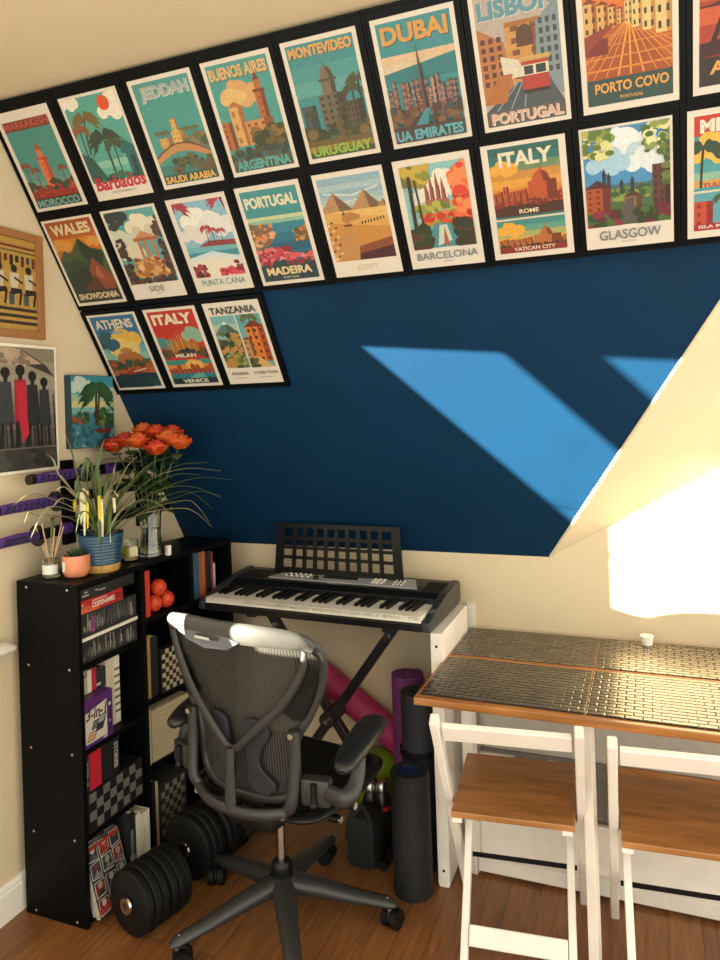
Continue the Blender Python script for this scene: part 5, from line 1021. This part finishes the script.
for s, y in ((1, -.02), (1, .06), (-1, .0)):
    bm = B(); cyl(bm, (s*.085, y, .40), (s*.20, y, .40), .006); cyl(bm, (s*.20, y, .40), (s*.235, y, .40), .014, .011); obj('control_lever', bm, M['blackp'], t, True)
    bm = B(); cyl(bm, (s*.2351, y, .40), (s*.240, y, .40), .010); obj('lever_cap', bm, M['chrome'], t, True)
# seat
hx_, y0_, y1_ = .235, -.135, .265
sp_ = catmull([(-hx_, y0_+.08, .452), (-hx_*.8, y0_, .446), (0, y0_-.012, .442), (hx_*.8, y0_, .446), (hx_, y0_+.08, .452), (hx_+.012, .06, .455), (hx_-.01, y1_-.05, .452), (hx_*.7, y1_+.01, .438), (0, y1_+.03, .428), (-hx_*.7, y1_+.01, .438), (-hx_+.01, y1_-.05, .452), (-hx_-.012, .06, .455)], 5, True)
bm = B(); tube(bm, sp_, .020, .012, (0, 0, 1), 10, True); obj('seat_frame', bm, M['blackp'], t, True)
bm = B(); nu, nv = 20, 16; gr = []
for j in range(nv+1):
    v = j/nv; y = y0_+.006+(y1_-y0_+.01)*v; hw = (hx_-.004)*(1-.28*abs(2*v-1)**4); gr.append([bm.verts.new(((2*i/nu-1)*hw, y, .451-.026*math.cos(math.pi*(i/nu-.5))*math.sin(math.pi*min(1, v*1.05))-.012*max(0, v-.75)*4)) for i in range(nu+1)])
for j in range(nv):
    for i in range(nu): bm.faces.new((gr[j][i], gr[j][i+1], gr[j+1][i+1], gr[j+1][i]))
bmesh.ops.solidify(bm, geom=bm.faces[:], thickness=.004); obj('seat_mesh', bm, mat('seat_black', '#141415', .8, bump=.3, bscale=250), t, True)
# back: hourglass hoop, pellicle, yoke
BY = -.245
def byf(x, z):                    # depth of the back surface: edges wrap forward, lumbar curve, slight recline at the top
    return BY+.095-.100*(z-.45)/.55+.085*(abs(x)/.29)**2.2+.018*math.sin((z-.5)*5.2)
def bp(x, z, o=0.): return V(x*(1+.05*max(0, z-.7)), byf(x, z)+o, z-.035*max(0, z-.6))
half = [(0, 1.004), (.10, 1.004), (.18, .995), (.240, .975), (.270, .938), (.272, .885), (.252, .815), (.222, .748), (.188, .690), (.172, .625), (.176, .565), (.160, .515), (.10, .488), (0, .480)]
full_ = half+[(-x, z) for x, z in half[-2:0:-1]]
hoop = catmull([bp(x, z) for x, z in full_], 4, True)
nrm = len(hoop)
bm = B(); hw_ = []
for p in hoop:
    z = p.z; hw_.append(.020 if z > .93 else .016 if z > .8 else .014 if z > .55 else .014)
tube(bm, hoop, hw_, [.010]*nrm, (0, 1, 0), 12, True); obj('back_frame', bm, g, t, True)
# padded top rail and badge
bm = B(); q_ = catmull([bp(x, z, -.011) for x, z in ((-.262, .955), (-.225, .981), (-.12, .994), (0, .9945), (.12, .994), (.225, .981), (.262, .955))], 5); tube(bm, q_, [.014, .026, .030, .030, .030, .026, .014], [.006, .010, .011, .011, .011, .010, .006], (0, 1, 0), 12); obj('top_rail', bm, mat('rail_grey', '#403f3c', .45), t, True)
bm = B(); P = [(-.17, .972), (-.10, .986), (.04, .986), (.075, .972), (.03, .945), (-.055, .938), (-.13, .952)]
prism(bm, [bp(x, z, -.0235) for x, z in P], (0, -.004, 0)); bd = obj('badge_plate', bm, mat('badge_grey', '#6b6e74', .4), t, bev=.001)
bm = B(); prism(bm, [bp(x, z, -.0282) for x, z in ((-.085, .966), (-.025, .967), (-.025, .976), (-.085, .975))], (0, -.001, 0)); obj('maker_badge', bm, mat('badge_light', '#c8c8c4', .4), bd)
# pellicle mesh
ol = catmull([V(x, 0, z) for x, z in half], 6); bm = B(); gr = []; nz_ = 40; nx_ = 18
for j in range(nz_+1):
    z = .484+(1.000-.484)*j/nz_; ws = []
    for a_, b_ in zip(ol, ol[1:]):
        if (a_.z-z)*(b_.z-z) <= 0 and abs(a_.z-b_.z) > 1e-6: ws.append(a_.x+(b_.x-a_.x)*(z-a_.z)/(b_.z-a_.z))
    w = max(ws) if ws else .05; gr.append([bm.verts.new(bp((2*i/nx_-1)*w, z, .004)) for i in range(nx_+1)])
for j in range(nz_):
    for i in range(nx_): bm.faces.new((gr[j][i], gr[j][i+1], gr[j+1][i+1], gr[j+1][i]))
obj('back_mesh', bm, M['cmesh'], t, True)
# V yoke from the shoulders to the spine
for s in (-1, 1):
    bm = B(); V_ = catmull([bp(s*.243, .950, -.012), bp(s*.226, .885, -.018), bp(s*.168, .790, -.024), bp(s*.085, .706, -.032), bp(s*.025, .648, -.036), bp(0, .634, -.037)], 5)
    tube(bm, V_, [.010, .013, .014, .014, .012, .012], [.005, .007, .008, .008, .008, .009], (0, 1, 0), 10); obj('yoke_arm', bm, g, t, True)
    bm = B(); web = [(.262, .915), (.262, .86), (.244, .80), (.214, .742), (.190, .738), (.158, .766), (.172, .792), (.222, .872)]
    prism(bm, [bp(s*x, z, -.010) for x, z in web], (0, -.006, 0)); obj('yoke_web', bm, M['blackp'], t, bev=.002)
    # lumbar pads seen through the mesh
    bm = B(); pd = catmull([V(s*x, 0, z) for x, z in ((.03, .715), (.085, .73), (.115, .69), (.085, .64), (.075, .585), (.12, .535), (.085, .505), (.035, .53), (.03, .62))], 4, True)
    prism(bm, [bp(p.x, p.z, -.006) for p in pd], (0, -.012, 0)); obj('lumbar_pad', bm, mat('pad_black', '#23252a', .55), t, bev=.003)
    # pivot posts beside the hoop
    bm = B(); tube(bm, catmull([bp(s*.190, .712, -.02), bp(s*.190, .60, -.034), bp(s*.182, .51, -.050), bp(s*.155, .478, -.040)], 5), [.018, .019, .019, .015], [.012, .014, .014, .012], (0, 1, 0), 12); po = obj('side_post', bm, g, t, True)
    for z, x in ((.702, .190), (.470, .158)):
        bm = B(); c = bp(s*x, z, -.038 if z > .6 else -.056); cyl(bm, c, c+V(0, -.004, 0), .008, n=14); obj('pivot_screw', bm, M['steel'], po, True)
    # arm bracket, lever, stem, pad
    ax_ = .340 if s > 0 else -.262
    bm = B(); bx(bm, (s*.245, -.145, .545), (.085, .040, .075), (0, 0, s*.25), .012); br = obj('arm_bracket', bm, g, t, True)
    bm = B(); cyl(bm, (s*.250, -.169, .575), (s*.250, -.169, .525), .0085); ball(bm, (s*.250, -.171, .518), .012); obj('height_lever', bm, M['blackp'], br, True)
    bm = B(); tube(bm, catmull([(s*.270, -.14, .545), (ax_, -.150, .55), (ax_+s*.015, -.115, .585), (ax_+s*.008, -.09, .640), (ax_, -.075, .652)], 5), [.024, .026, .022, .024, .026], [.018, .018, .015, .014, .010], (0, 1, 0), 12); obj('arm_stem', bm, g, t, True)
    bm = B(); tube(bm, catmull([(ax_+.035, -.215, .655), (ax_+.030, -.195, .662), (ax_+.014, -.12, .670), (ax_-.006, -.01, .676), (ax_-.022, .06, .674), (ax_-.026, .082, .668)], 5), [.012, .030, .042, .046, .040, .016], [.008, .017, .019, .018, .016, .008], (0, 0, 1), 16); obj('arm_pad', bm, mat('arm_black', '#18191b', .4, bump=.05), t, True)
bm = B(); tube(bm, catmull([bp(-.165, .478, -.046), bp(-.09, .470, -.060), bp(0, .468, -.066), bp(.09, .470, -.060), bp(.165, .478, -.046)], 5), .017, .013, (0, 1, 0), 12); obj('lower_bar', bm, g, t, True)
bm = B(); tube(bm, [bp(0, .645, -.046), bp(0, .56, -.056), bp(0, .475, -.066)], [.015, .016, .020], [.010, .012, .012], (0, 1, 0), 12); obj('spine_stem', bm, g, t, True)
for x in (-.022, .022):
    bm = B(); bar(bm, (x, BY+.05, .462), (x, -.10, .41), .018, .024); obj('spine_bracket', bm, M['blackp'], t, bev=.003)
